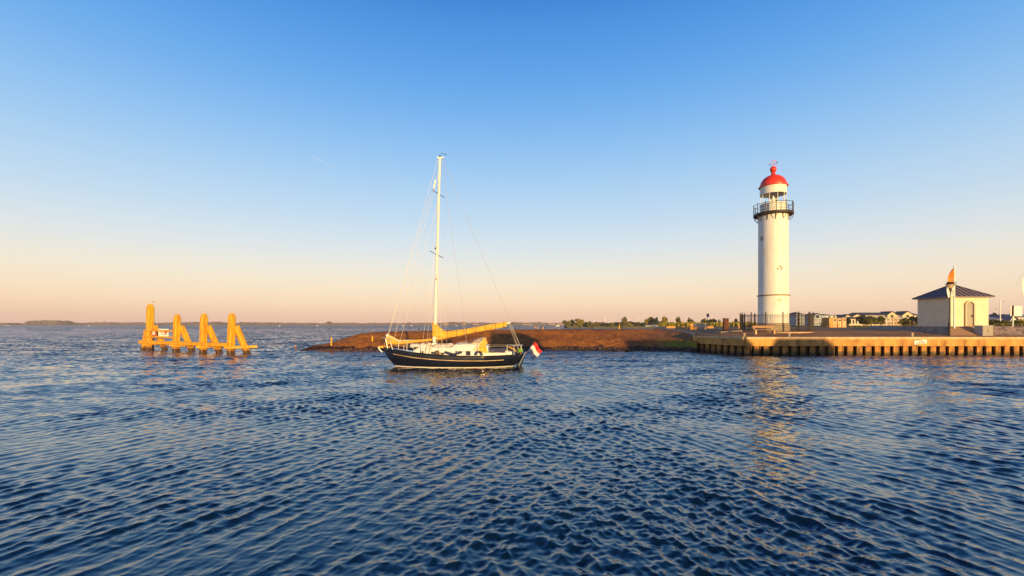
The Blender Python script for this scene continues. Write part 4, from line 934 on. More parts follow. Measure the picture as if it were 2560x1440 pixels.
# water under far marina behind land is hidden; distant sailing yacht
fb = copy_tree(sb); Z = 900; fb.location = (X_(1394.5, Z), Z, 0); fb.scale = (1, 1, z_(796, Z)/15); fb.rotation_euler = (0, 0, .5); fb['label'] = 'lone distant sailing boat with bare mast right of the yacht flag'
if 'group' in fb: del fb['group']
for i, (px, lab) in enumerate(((20, 'tiny white motor boat near the left edge under the far trees'), (223, 'tiny bright boat left of the yellow piles'), (699, 'tiny white boat right of the yellow piles'), (793, 'tiny white boat above the tilted stump'), (1007, 'tiny pale boat seen between the yacht forestays'), (1029, 'tiny pale boat close left of the yacht mast'), (1141, 'tiny pale boat above the golden sail cover'))):
    Z = 1250; x = X_(px, Z); t = thing('motor_boat', lab, 'boat', (x, Z, 0), group='tiny boats off the far shore'); t.scale = (.65, .65, .65)
    MB().prism([(-4.5, 1.3), (-3.6, -.2), (3.6, -.2), (4, 1.1)], -1.4, 1.4, 'y').build('hull', M['wh'], t, False); MB().prism([(-1.5, 1.1), (2, 1.1), (1.6, 2.8), (-.8, 2.8)], -1, 1, 'y').build('cabin', M['wh'], t, False)
for i, (px, ty, by, lab) in enumerate(((1337, 815, 819, 'farthest of the three yellow piles in the water beyond the embankment'), (1344, 815.5, 821, 'middle one of the three yellow piles beyond the embankment'), (1357.5, 817, 823.5, 'nearest of the three yellow piles beyond the embankment'))):
    Z = [330, 270, 215][i]; x = X_(px, Z); w = 1.3*Z/F; h = z_(ty, Z)
    tag(MB().lathe([(w, -.5), (w, h-.3), (w*.6, h)], (x, Z), 10).build('marker_pile', M['yellow_wood']), lab, 'pile', 'yellow marker piles')
# posts on the embankment
def emb_post(px, ty, by, lab, w=.09, lean=0, m='yellow_wood'):
    zw_, zb, zc, hb, hc = surf(px)
    # find where the ray through the post foot meets the embankment
    best = zb
    for k in range(200):
        Z = zw_+(zc-zw_)*k/199; h = interp(Z, [(zw_, 0), (zb, hb), (zc, hc)])
        if z_(by, Z) <= h+.001: best = Z; break
    else: best = zc
    Z = best; f_ = W(px, by, Z); t_ = W(px, ty, Z); b = MB(); b.tube(f_-Vector((0, 0, .2)), t_+Vector((lean, 0, 0)), w, w*.95, 10)
    return tag(b.build('marker_post', M[m]), lab, 'post')
emb_post(828.5, 843, 864, 'yellow post standing on the embankment nearest its tip', .085)
emb_post(931, 840, 853, 'yellow post on the embankment left of the yacht bow', .085)
emb_post(1548, 811, 822, 'yellow post on the embankment crest left of the quay', .07)
emb_post(1231, 821, 825, 'low yellow post behind the golden sail cover', .09)
st_ = MB(); a = W(742, 871, 52.0); st_.tube(a-Vector((0, 0, .6)), a+Vector((-.18, 0, .36)), .09, .07, 8); tag(st_.build('marker_post', M['yellow_wood']), 'short tilted stump in the water beyond the embankment tip', 'post')

# ------------------------------------------------------------------ yellow timber mooring structure
P = [(-41.6, 52.3, 5.26, .315), (-36.15, 49.0, 3.99, .285), (-31.5, 46.4, 4.02, .28), (-27.55, 44.6, 4.0, .28)]
ms = thing('mooring_structure', 'yellow timber mooring structure of four tall piles joined by beams', 'mooring piles', (-34, 48, 0))
rd = Vector((14.05, -7.7, 0)).normalized(); bd = Vector((.84, .54, 0)).normalized(); rot0 = math.atan2(rd.y, rd.x)
def timber(b, a, c, hw, hd=None, tilt=None, chamfer=0, mi=0):
    """square timber between two points; hw half width along the row, hd half depth"""
    a, c = Vector(a), Vector(c); d = (c-a).normalized(); u = rd-d*rd.dot(d)
    if u.length < .2: u = Vector((0, 0, 1))-d*d.z
    u.normalize(); w = d.cross(u); hd = hd or hw
    lv = [(a, 1.0), (c, 1.0)] if not chamfer else [(a, 1.0), (c-d*chamfer, 1.0), (c, .58)]
    vs = []
    for p, s_ in lv:
        for x, y in ((-1, -.72), (-.72, -1), (.72, -1), (1, -.72), (1, .72), (.72, 1), (-.72, 1), (-1, .72)): vs.append(p+u*x*hw*s_+w*y*hd*s_)
    n = 8; k = len(lv); b.add(vs, [(j*n+i, j*n+(i+1) % n, (j+1)*n+(i+1) % n, (j+1)*n+i) for j in range(k-1) for i in range(n)]+[tuple(range(n))[::-1], tuple(range((k-1)*n, k*n))], mi)
def wet(b, a, c, hw): timber(b, a, c, hw)
for i, (x, y, h, hw) in enumerate(P):
    bk = Vector((x, y, 0)); lean = Vector((.12, 0, 0)) if i else Vector((.05, 0, 0))
    pb = MB(); timber(pb, bk+Vector((0, 0, .28)), bk+lean*1+Vector((0, 0, h)), hw, chamfer=.5 if i == 0 else .44); pile = pb.build('pile', M['yellow_wood'], ms)
    wb = MB(); timber(wb, bk+Vector((0, 0, -1.2)), bk+Vector((0, 0, .28)), hw+.004); wb.build('wet_foot', M['wet_wood'], pile)
    dirs = [bd] if i else [Vector((.95, .35, 0)), Vector((-.62, -.1, 0)), Vector((.35, -.55, 0))]
    for j, dd in enumerate(dirs):
        foot_ = bk+dd*(1.42 if j == 0 else 1.05); topz = 2.75 if j == 0 else (2.3 if j == 1 else 2.1)
        tp = bk+dd*.44+Vector((0, 0, topz)); d3 = (tp-foot_); f0 = foot_-d3*.35
        q = MB(); sp_t = .1; timber(q, foot_+d3*sp_t, tp, .25 if i else .24); br_ = q.build('brace', M['yellow_wood'], ms)
        q = MB(); timber(q, f0, foot_+d3*sp_t, .254 if i else .244); q.build('wet_foot', M['wet_wood'], br_)
    q = MB(); a = bk-bd*.75+Vector((0, 0, .66)); c = bk+bd*(2.05 if i else 1.6)+Vector((0, 0, .70)); off = rd*(hw+.12); timber(q, a+off, c+off, .13, .13); q.build('cross_beam', M['yellow_wood'], ms)
fo = Vector((rd.y, -rd.x, 0)); fo = fo if fo.y < 0 else -fo
q = MB(); timber(q, Vector((P[0][0], P[0][1], .90))+fo*.52-rd*1.0, Vector((P[3][0], P[3][1], .92))+fo*.52+rd*.12, .19, .19); q.build('long_beam', M['yellow_wood'], ms)
q = MB()
q.tube(Vector((P[3][0], P[3][1], .93))+fo*.60-rd*.22, Vector((P[3][0], P[3][1], .93))+fo*.63-rd*.22, .22, n=4); q.build('plate', M['wood'], ms)
for z in (2.22, 1.52):
    q = MB(); timber(q, Vector((P[0][0], P[0][1], z))+fo*.42-rd*.3, Vector((P[1][0], P[1][1], z))+fo*.42+rd*.1, .085, .07); q.build('rail', M['yellow_wood'], ms)
# signs on the rails
def face_sign(px, py, wpx, hpx, name, label, t_along):
    p = Vector((P[0][0], P[0][1], 0)).lerp(Vector((P[1][0], P[1][1], 0)), t_along)+fo*.56; Z = p.y
    o = thing(name, label, 'sign', (X_(px, Z), Z, z_(py, Z)), rot0*.4); return o, wpx*Z/F, hpx*Z/F
o, w_, h_ = face_sign(408.5, 831.7, 30.5, 19, 'information_sign', 'wide white board with a red stroke and block on the yellow rails', .5)
MB().box((-w_/2, 0, -h_/2), (w_/2, .03, h_/2)).build('board', M['wh'], o, False)
b = MB(); b.add([(-w_*.28, -.004, h_*.15), (-w_*.24, -.004, h_*.17), (w_*.03, -.004, -h_*.32), (w_*.0, -.004, -h_*.36)], [(0, 1, 2, 3)]); b.add([(w_*.08, -.004, h_*.12), (w_*.36, -.004, h_*.12), (w_*.36, -.004, -h_*.06), (w_*.08, -.004, -h_*.06)], [(0, 1, 2, 3)]); b.build('red_marking', M['red'], o, False)
b = MB(); b.add([(-w_*.29, -.005, h_*.06), (-w_*.25, -.005, h_*.10), (-w_*.05, -.005, -h_*.22), (-w_*.08, -.005, -h_*.24)], [(0, 1, 2, 3)]); b.box((w_*.08, -.006, -h_*.25), (w_*.34, -.003, -h_*.14)); b.build('blue_marking', M['blue'], o, False)
o, w_, h_ = face_sign(385, 831.3, 10.5, 15.5, 'depth_sign', 'small white board with red border on the yellow rails', .17)
MB().box((-w_/2, -.02, -h_/2), (w_/2, .03, h_/2)).build('board', M['red'], o, False); MB().box((-w_*.36, -.03, -h_*.38), (w_*.36, -.022, h_*.38)).build('panel', M['wh'], o, False)
b = MB(); b.box((-w_*.1, -.034, h_*.12), (w_*.1, -.031, h_*.17)); b.box((-w_*.12, -.034, -h_*.25), (-w_*.03, -.031, -h_*.08)); b.box((w_*.03, -.034, -h_*.25), (w_*.14, -.031, -h_*.08)); b.build('marking', M['orange'], o, False)
# gull on the tallest pile
gp = Vector((P[0][0]+.35, P[0][1], 5.27)); gu = thing('gull', 'white gull with grey wing sitting on the tallest yellow pile', 'bird', gp)
b = MB(); b.sphere((0, 0, .16), .20, .09, .09, 12, 8); b.sphere((-.2, 0, .27), .06, .055, .06, 10, 6); b.tube((-.12, 0, .2), (-.2, 0, .27), .06, .05, 8); b.tube((-.25, 0, .27), (-.32, 0, .26), .015, .004, 6); b.tube((.15, 0, .17), (.36, 0, .15), .05, .01, 6)
b.tube((0, .03, .08), (0, .03, 0), .008, n=5); b.tube((0, -.03, .08), (0, -.03, 0), .008, n=5); b.build('body', M['wh'], gu, False, True)
b = MB(); b.sphere((.06, -.075, .19), .2, .03, .06, 10, 6); b.sphere((.06, .075, .19), .2, .03, .06, 10, 6); b.build('wing', M['grey'], gu, False, True)

# ------------------------------------------------------------------ the yacht
YC = 31.3; K = YC/F; YW = HZ+EYE/K       # centre plane distance, metres per pixel, waterline row
yx = lambda px: (px-1280)*K; yz = lambda py: (YW-py)*K
ya = thing('sailing_yacht', 'black hulled sailing yacht with tall white mast and golden sail covers', 'yacht', (yx(1130), YC, 0))
XB, XS = yx(957), yx(1309); LEN = XS-XB
def sheer(t): return interp(t, [(0, 1.36), (.1, 1.22), (.23, 1.04), (.4, .90), (.55, .83), (.75, .80), (.9, .83), (1, .90)])
def half(t):
    return 1.58*interp(t, [(0, .02), (.04, .20), (.1, .42), (.2, .70), (.32, .90), (.45, .99), (.58, 1.0), (.72, .92), (.84, .72), (.92, .48), (.97, .26), (1, .05)])
def hullpt(t, v, side):
    """v 0 = sheer, 1 = waterline, >1 below"""
    s_ = sheer(t); z = s_*(1-v) if v <= 1 else -(v-1)*.9
    xb = XB+interp(v, [(0, 0), (.5, .30), (1, .88), (1.6, 1.9), (2, 3.0)]); xs = XS-interp(v, [(0, 0), (.3, .10), (.6, .30), (1, .78), (1.6, 2.0), (2, 3.0)])
    x = xb+(xs-xb)*t; w = half(t)*interp(v, [(0, 1), (.4, 1.01), (.75, .95), (1, .86), (1.5, .5), (2, .05)])*(1 if v < .2 else 1-(.10*(abs(t-.5)*2)**2)*v)
    return (x, YC+side*w, z)
NT = 60
def hull_band(v0, v1, nv, name, m, proud=0, parent=ya, t0=0, t1=1, offs=None):
    b = MB()
    for side in (-1, 1):
        vs = [];
        for i in range(NT+1):
            t = t0+(t1-t0)*i/NT
            for j in range(nv+1):
                v = (v0(t) if callable(v0) else v0)+((v1(t) if callable(v1) else v1)-(v0(t) if callable(v0) else v0))*j/nv
                x, y, z = hullpt(t, v, side); vs.append((x, y+side*proud, z))
        b.add(vs, [(i*(nv+1)+j, (i+1)*(nv+1)+j, (i+1)*(nv+1)+j+1, i*(nv+1)+j+1) for i in range(NT) for j in range(nv)])
    if not proud:   # close stem and stern
        pass
    return b.build(name, m, parent, smooth=True, fix=True)
wlv = lambda t: 1-.085/sheer(t)
hl = hull_band(0, wlv, 10, 'hull', M['hull'])
hull_band(wlv, lambda t: 1-.015/sheer(t), 2, 'boot_stripe', M['white_gel'], .002, hl)
hull_band(lambda t: 1-.015/sheer(t), 2, 8, 'keel_bottom', M['antifoul'], 0, hl)
s1 = lambda t: .27/sheer(t)+.06*(1-t); s2 = lambda t: .31/sheer(t)+.06*(1-t)
hull_band(s1, s2, 1, 'side_stripe', M['cap'], .006, hl, .07, .87)
# rub rail and deck
b = MB()
for side in (-1, 1):
    pts = [Vector(hullpt(i/NT, 0, side))+Vector((0, side*.02, .01)) for i in range(NT+1)]; b.path(pts, .035, 6)
b.build('rub_rail', M['hull'], hl)
b = MB(); vs = []
for i in range(NT+1):
    t = i/NT; x, y, z = hullpt(t, 0, -1); w = max(.02, YC-y-.03)
    for u in (-1, -.5, 0, .5, 1): vs.append((x, YC+u*w, z-.05+.05*(1-u*u)))
b.add(vs, [(i*5+j, i*5+5+j, i*5+6+j, i*5+1+j) for i in range(NT) for j in range(4)]); dk = b.build('deck', M['white_gel'], ya, smooth=True)
# coachroof and doghouse
def block(name, prof, w0, w1, m, parent, bev=.04):
    """prof: (x, z0, z1) stations; half width w0 at the foot, w1 at the top"""
    b = MB(); vs = []
    for x, z0, z1, s_ in prof:
        for u, z in ((-w0, z0), (-w1-.02, z1-.07), (-w1+.10, z1), (w1-.10, z1), (w1+.02, z1-.07), (w0, z0)): vs.append((x, YC+u*s_, z))
    n = 6; k = len(prof); b.add(vs, [(i*n+j, (i+1)*n+j, (i+1)*n+j+1, i*n+j+1) for i in range(k-1) for j in range(n-1)]+[tuple(range(n))[::-1], tuple(range((k-1)*n, k*n))])
    return b.build(name, m, parent, smooth=True)
cr = block('coachroof', [(yx(1038), .9, 1.15, .62), (yx(1050), .85, 1.34, .75), (yx(1090), .8, 1.40, .9), (yx(1134), .75, 1.40, 1), (yx(1143), .75, 1.60, 1), (yx(1180), .75, 1.62, 1), (yx(1222), .75, 1.50, .98)], 1.08, .95, M['white_gel'], ya)
for side in (-1, 1):
    cp = MB()
    vs = []
    for px_, zt_ in ((1220, 1.18), (1240, 1.12), (1255, 1.08), (1270, 1.03), (1280, .99)):
        w_ = min(.98, half((yx(px_)-XB)/LEN)-.24)
        for u_, z__ in ((-.05, .7), (-.05, zt_), (.05, zt_), (.05, .7)): vs.append((yx(px_), YC+side*(w_+u_), z__))
    cp.add(vs, [(4*i+j, 4*i+4+j, 4*i+4+(j+1) % 4, 4*i+(j+1) % 4) for i in range(4) for j in range(4)]+[(0, 1, 2, 3), (16, 17, 18, 19)]); cp.build('cockpit_coaming', M['white_gel'], ya)
MB().box((yx(1221), YC-.66, .60), (yx(1276), YC+.66, .72)).build('cockpit_floor', M['wood'], ya)
def win(px, py, w, h, side=-1):
    x = yx(px); z = (YW+2.3-py)*K*.975; s_ = 1 if px > 1134 else interp(px, [(1038, .62), (1050, .75), (1090, .9), (1134, 1)]); yv = YC+side*(1.06*s_)
    f = MB().box((x-w/2-.03, yv-.05, z-h/2-.03), (x+w/2+.03, yv+.05, z+h/2+.03)).build('window_frame', M['steel'], cr); MB().box((x-w/2, yv-.06, z-h/2), (x+w/2, yv+.06, z+h/2)).build('pane', M['glass'], f)
for side in (-1, 1):
    for px, py, w, h in ((1061, 880, .20, .14), (1088, 881, .18, .13), (1112, 883, .22, .12), (1150, 880, .30, .16), (1174.5, 881.5, .30, .28)): win(px, py, w, h, side)
for k, px in enumerate((1100, 1160)):
    MB().box((yx(px)-.3, YC-.3, 1.40 if k == 0 else 1.61), (yx(px)+.3, YC+.3, 1.47 if k == 0 else 1.69)).build('hatch', M['grey'], cr)
for side in (-1, 1):
    b = MB()
    pts = [(yx(1060), YC+side*.7, 1.44), (yx(1095), YC+side*.8, 1.52), (yx(1134), YC+side*.82, 1.53)]; b.path(pts, .018, 5); b.build('grab_rail', M['wood'], cr); b = MB()
    pts = [(yx(1150), YC+side*.8, 1.72), (yx(1200), YC+side*.8, 1.72)]; b.path(pts, .018, 5); b.build('grab_rail', M['wood'], cr)
# spray hood
def hood():
    b = MB(); vs = []; st = [(yx(1174), 1.55, .80, 1.60), (yx(1186), 1.86, .90, 1.5), (yx(1200), 1.99, .98, 1.2), (yx(1212), 2.02, 1.02, 1.1), (yx(1221), 1.55, 1.04, 1.0)]
    for x, zt, w, zb in st[:4]:
        for k in range(9):
            t = math.pi*k/8; vs.append((x, YC-math.cos(t)*w, zb-.1+(zt-zb+.1)*math.sin(t)**.55))
    n = 9; b.add(vs, [(i*n+j, (i+1)*n+j, (i+1)*n+j+1, i*n+j+1) for i in range(3) for j in range(n-1)])
    o = b.build('spray_hood', M['beige_cloth'], ya, smooth=True); s = o.modifiers.new('thick', 'SOLIDIFY'); s.thickness = .02
    for side in (-1, 1):
        bb = MB(); xx_ = [(yx(1194), 1.05), (yx(1222), 1.0), (yx(1212), 2.0)]; bb.prism(xx_, YC+side*1.06-.012, YC+side*1.06+.012, 'y'); bb.build('side_curtain', M['gold_cloth'], o)
        bb = MB().prism([(yx(1186), 1.22), (yx(1212), 2.0), (yx(1193), 1.05)], YC+side*1.045-.008, YC+side*1.045+.008, 'y'); bb.build('side_panel', M['beige_cloth'], o)
    bb = MB().add([(yx(1173.5), YC-.7, 1.62), (yx(1173.5), YC+.7, 1.62), (yx(1185), YC+.7, 1.88), (yx(1185), YC-.7, 1.88)], [(0, 1, 2, 3)]); g = bb.build('hood_window', M['bluepanel'], o); s = g.modifiers.new('thick', 'SOLIDIFY'); s.thickness = .02
hood()
# navy weather cloth and cockpit odds
MB().prism([(yx(1224), 1.02), (yx(1264), 1.02), (yx(1264), 1.36), (yx(1244), 1.31), (yx(1224), 1.33)], YC-1.12, YC-1.09, 'y').build('weather_cloth', M['navy'], ya)
MB().path([(yx(1296), YC, .93), (yx(1290), YC, 1.06), (yx(1282), YC, 1.24), (yx(1272), YC, 1.33)], .045, 8).build('tiller', M['yellow_wood'], ya)
rd_ = MB().prism([(yx(1296), .95), (yx(1311), .95), (yx(1313), .80), (yx(1300), -.3), (yx(1287), -.3)], YC-.05, YC+.05, 'y').build('rudder', M['hull'], ya)
b = MB()
for dy in (-.16, .16): b.tube((yx(1312), YC-.45+dy, .95), (yx(1297), YC-.45+dy, .12), .018, n=6)
for k in range(5): a_ = Vector((yx(1312), YC-.61, .95)).lerp(Vector((yx(1297), YC-.61, .12)), k/4); b.tube(a_, a_+Vector((0, .32, 0)), .014, n=5)
b.build('stern_ladder', M['steel'], ya)
# bow: sprit, anchor, pulpit
MB().prism([(yx(962), 1.28), (yx(975), 1.28), (yx(975), 1.38), (yx(952), 1.44), (yx(946), 1.38), (yx(948), 1.30)], YC-.1, YC+.1, 'y').build('bowsprit', M['yellow_wood'], ya)
b = MB(); b.path([(yx(947), YC-.12, 1.36), (yx(951), YC-.12, 1.15), (yx(957), YC-.12, 1.0)], .05, 6); b.tube((yx(957), YC-.3, 1.02), (yx(957), YC+.1, 1.02), .03); b.build('anchor', M['alu'], ya)
b = MB()
rail = [(yx(987), YC-.75, 1.80), (yx(975), YC-.55, 1.90), (yx(960), YC-.22, 1.97), (yx(955), YC, 1.99), (yx(960), YC+.22, 1.97), (yx(975), YC+.55, 1.90), (yx(987), YC+.75, 1.80)]
b.path(rail, .02, 6); mid = [(x, y, z-.32) for x, y, z in rail[:1]]
for sx in (-1, 1):
    b.tube((yx(968), YC+sx*.38, 1.93), (yx(973), YC+sx*.40, 1.27), .018, n=6); b.tube((yx(980), YC+sx*.63, 1.86), (yx(988), YC+sx*.66, 1.2), .018, n=6)
b.build('pulpit', M['steel'], ya)
# stanchions and guard wires
b = MB(); wv = MB(); sts = [987, 1003, 1026, 1063, 1108, 1150, 1200, 1268, 1298]
for side in (-1, 1):
    prev = None
    for px in sts:
        t = (yx(px)-XB)/LEN; x, y, z = hullpt(t, 0, side); y -= side*.06; topp = Vector((x, y, z+.62)); 
        if 1000 < px < 1290: MB().tube((x, y, z-.03), topp, .016, n=6).build('stanchion', M['alu'], ya)
        if prev is not None: wv.tube(prev, topp, .006, n=4); wv.tube(prev-Vector((0, 0, .3)), topp-Vector((0, 0, .3)), .005, n=4)
        prev = topp
wv.build('guard_wires', M['rope_l'], ya)
b = MB(); b.path([(yx(1272), YC-1.0, 1.45), (yx(1296), YC-.6, 1.47), (yx(1307), YC, 1.48), (yx(1296), YC+.6, 1.47), (yx(1272), YC+1.0, 1.45)], .018, 6)
for px, w in ((1285, .85), (1303, .3)):
    for s_ in (-1, 1): b.tube((yx(px), YC+s_*w, .85), (yx(px), YC+s_*w, 1.47), .016, n=6)
b.build('pushpit', M['steel'], ya)
# mast
m0 = Vector((yx(1086.5), YC, 1.3)); m1 = Vector((yx(1099.5), YC, yz(396)))
mast = MB().tube(m0, m1, .10, .085, 12).build('mast', M['alu'], ya, smooth=True)
on = lambda f_: m0.lerp(m1, f_)
fy = lambda py: (yz(py)-m0.z)/(m1.z-m0.z)
b = MB(); p = on(1); b.box((p.x-.18, p.y-.05, p.z-.02), (p.x+.26, p.y+.05, p.z+.09)); b.build('masthead', M['alu'], mast)
b = MB(); b.tube(p+Vector((0, 0, .09)), p+Vector((0, 0, .22)), .05, n=8); b.tube(p+Vector((.08, 0, .1)), p+Vector((.1, 0, .38)), .008, n=4); b.tube(p+Vector((.1, 0, .38)), p+Vector((.45, 0, .27)), .012, n=4); b.sphere(p+Vector((.42, 0, .27)), .04); b.build('wind_vane', M['iron'], mast)
b = MB()
for py, w in ((485, .75), (637, 1.05)):
    q = on(fy(py)); b.tube(q, q+Vector((-.38, -w*.55, .16)), .022, n=6); b.tube(q, q+Vector((.32, w*.6, -.12)), .022, n=6)
b.build('spreaders', M['iron'], mast)
b = MB(); q = on(fy(621)); b.sphere(q+Vector((-.12, 0, 0)), .07); q = on(fy(690)); b.build('steaming_light', M['iron'], mast)
MB().sphere(on(fy(698))+Vector((0, -.1, 0)), .05).build('red_fitting', M['red'], mast)
MB().tube(W(1084, 471, YC), W(1088, 450, YC), .05, n=8).build('radar_reflector', M['alu'], mast)
# booms and covers
def cover(name, stations, m, parent):
    """stations (px, ytop, ybot, halfthick)"""
    b = MB(); vs = []; n = 14
    for px, yt, yb, w in stations:
        zt, zb = yz(yt), yz(yb)
        for k in range(n):
            t = 2*math.pi*k/n; sv = math.sin(t); zz = (zt+zb)/2+(zt-zb)/2*sv; ww = w*math.cos(t)*(1-.45*max(0, sv)); vs.append((yx(px), YC+ww, zz))
    b.add(vs, [(i*n+j, i*n+(j+1) % n, (i+1)*n+(j+1) % n, (i+1)*n+j) for i in range(len(stations)-1) for j in range(n)]+[tuple(range(n))[::-1], tuple(range((len(stations)-1)*n, len(stations)*n))])
    return b.build(name, m, parent, smooth=True)
cover('mainsail_cover', [(1081.5, 805, 850, .10), (1084.5, 801.5, 850.5, .16), (1089, 805, 850.5, .19), (1095, 813, 850, .20), (1103, 821.5, 849, .21), (1113, 827.5, 847.5, .22), (1125, 827, 845, .22), (1145, 824.5, 841, .21), (1165, 821.5, 837, .20), (1185, 818, 832.5, .19), (1210, 813.5, 828, .18), (1235, 809, 823.5, .16), (1256, 805, 819.5, .14), (1267, 803.5, 817, .13)], M['gold_cloth'], ya)
MS = [(1081.5, 805, 850, .10), (1084.5, 801.5, 850.5, .16), (1089, 805, 850.5, .19), (1095, 813, 850, .20), (1103, 821.5, 849, .21), (1113, 827.5, 847.5, .22), (1125, 827, 845, .22), (1145, 824.5, 841, .21), (1165, 821.5, 837, .20), (1185, 818, 832.5, .19), (1210, 813.5, 828, .18), (1235, 809, 823.5, .16), (1256, 805, 819.5, .14), (1267, 803.5, 817, .13)]
at_ = lambda px, k: interp(px, [(q_[0], q_[k]) for q_ in MS])
for px in (1118, 1142, 1166, 1190, 1214, 1238, 1259): cover('tie', [(p_, at_(p_, 1)-.35, at_(p_, 2)+.35, at_(p_, 3)+.012) for p_ in (px, px+1.2)], M['brown'], ya)
bm_ = MB().tube(W(1092, 846, YC), W(1276, 806.5, YC), .075, .065, 10); bm_.build('boom', M['alu'], ya, smooth=True)
cover('staysail_cover', [(966, 836, 858, .10), (972, 836.5, 860, .16), (982, 841, 861, .17), (995, 848, 861.5, .15), (1010, 850.5, 860.5, .13), (1035, 849.5, 857.5, .11), (1060, 847.5, 854, .10), (1082, 846, 851, .08)], M['gold_cloth'], ya)
MB().tube(W(968, 852, YC), W(1086, 850, YC), .04, n=8).build('staysail_boom', M['alu'], ya)
b = MB(); b.path([W(968, 838, YC-.14), W(978, 843, YC-.16), W(990, 849, YC-.16), W(1003, 855, YC-.14)], .03, 6); b.sphere(W(968.5, 839, YC), .13); b.build('furled_sail', M['wh'], ya)
# folded sails and bundles on deck
random.seed(9)
for (pa, pb, py, r) in ((1035, 1078, 863, .15), (1092, 1128, 862.5, .14)):
    b = MB()
    for k in range(9):
        u = k/8; b.sphere((yx(pa+(pb-pa)*u), YC-.55+random.uniform(-.08, .08), yz(py)+.0+random.uniform(-.05, .05)), r*random.uniform(1.0, 1.7), r*1.2, r*random.uniform(.7, 1.1), 10, 6)
    b.build('folded_sail', M['wh'], ya, smooth=True)
b = MB(); b.box((yx(1081), YC-.22, 1.36), (yx(1092), YC+.22, 1.62)); b.sphere((yx(1087), YC-.25, 1.95), .13); b.sphere((yx(1087), YC-.2, 1.75), .12); b.build('mast_step', M['white_gel'], ya)
b = MB()
for px in (1071, 1080): b.tube((yx(px), YC-1.15, .95), (yx(px)+.12, YC-.9, 1.62), .03, n=6)
b.build('winch_frame', M['cap'], ya)
# rigging
tp = on(.992)
def rope(name, pts, r, m='rope_l'): return MB().path([Vector(p) for p in pts], r*.72, 5).build(name, M[m], ya)
bowtip = Vector((yx(972), YC, yz(836)))
rope('forestay', [tp+Vector((-.15, 0, 0)), bowtip], .014); rope('forestay', [on(fy(420)), (yx(960), YC, 1.4)], .010)
rope('halyard', [on(fy(430)), (yx(986), YC-.2, yz(850))], .012); rope('halyard', [on(fy(500)), (yx(1001), YC-.1, yz(852))], .012)
rope('backstay', [tp+Vector((.12, 0, 0)), (yx(1163), YC-.3, yz(812)), (yx(1170), YC-1.0, 1.6)], .013, 'rope')
rope('topping_lift', [tp+Vector((.2, 0, 0)), (yx(1276), YC, yz(804))], .014, 'rope')
for side in (-1, 1):
    for px, f_ in ((1062, .97), (1073, .62), (1101, .62), (1112, .97)):
        rope('shroud', [on(f_), on(.49)+Vector((-.1 if px < 1087 else .1, side*.62, 0)) if f_ > .9 else on(f_-.02), (yx(px), YC+side*1.25, .95)], .008)
for px0, px1, dy in ((1271, 1297, 0), (1273, 1299, .1), (1275, 1300, -.12), (1277, 1306, 0)): rope('mainsheet', [(yx(px0), YC+dy*.2, yz(811)), (yx(px1), YC+dy, yz(880))], .012, 'rope')
rope('backstay', [(yx(1279), YC+.5, yz(815)), (yx(1307), YC+.2, yz(878))], .01, 'rope_l')
# things lying on the yacht
fd = thing('fender', 'navy fender, left of the crossed pair on the yacht side deck', 'fender', (yx(1128), YC-1.35, .98))
def fender(t, ang, cx):
    d = Vector((math.cos(ang), 0, math.sin(ang))); c = Vector((cx, YC-1.32 if ang < 0 else YC-1.46, .98)); b = MB()
    b.tube(c-d*.26, c+d*.26, .085, n=10); b.sphere(c-d*.26, .085); b.sphere(c+d*.26, .085); bo = b.build('body', M['navy'], t, smooth=True); MB().tube(c+d*.32, c+d*.42, .02).build('eye', M['navy'], bo)
fender(fd, -.28, yx(1131)); fd2 = thing('fender', 'navy fender, right of the crossed pair on the yacht side deck', 'fender', (yx(1148), YC-1.35, .98)); fender(fd2, .32, yx(1149))
bu = MB().sphere((yx(1100), YC-1.22, .99), .18, n=16, m=10); tag(bu.build('buoy', M['brown'], smooth=True), 'round brown buoy lying on the yacht side deck', 'buoy')
t = thing('life_ring', 'dark horseshoe life ring on the yacht side below the hood', 'life ring', (yx(1201), YC-1.4, .9)); b = MB(); c = Vector((yx(1201), YC-1.38, .90))
pts = [c+Vector((.20*math.cos(a_), 0, .20*math.sin(a_))) for a_ in [R(x_) for x_ in range(-10, 200, 15)]]; b.path(pts, .07, 8); b.build('cover', M['navy'], t, smooth=True)
M['lime'] = foliage('lime_leaves', (.10, .30, .02), (.2, .4, .03))
pt_ = thing('potted_plant', 'bright green plant at the yacht stern', 'plant', (yx(1301), YC-.3, .95)); b = MB()
for k in range(60):
    a_ = random.random()*6.3; r0 = random.random()*.16; h = random.uniform(.0, .2); p = Vector((yx(1301)+r0*math.cos(a_), YC-.3+r0*math.sin(a_), 1.02+h)); s_ = .05; b.add([p+Vector((-s_, 0, 0)), p+Vector((0, random.uniform(-s_, s_), -s_)), p+Vector((s_, 0, .01)), p+Vector((0, 0, s_))], [(0, 1, 2, 3)])
b.build('leaves', M['lime'], pt_, fix=False); MB().lathe([(.08, .86), (.11, 1.04)], (yx(1301), YC-.3), 12).build('pot', M['brown'], pt_)
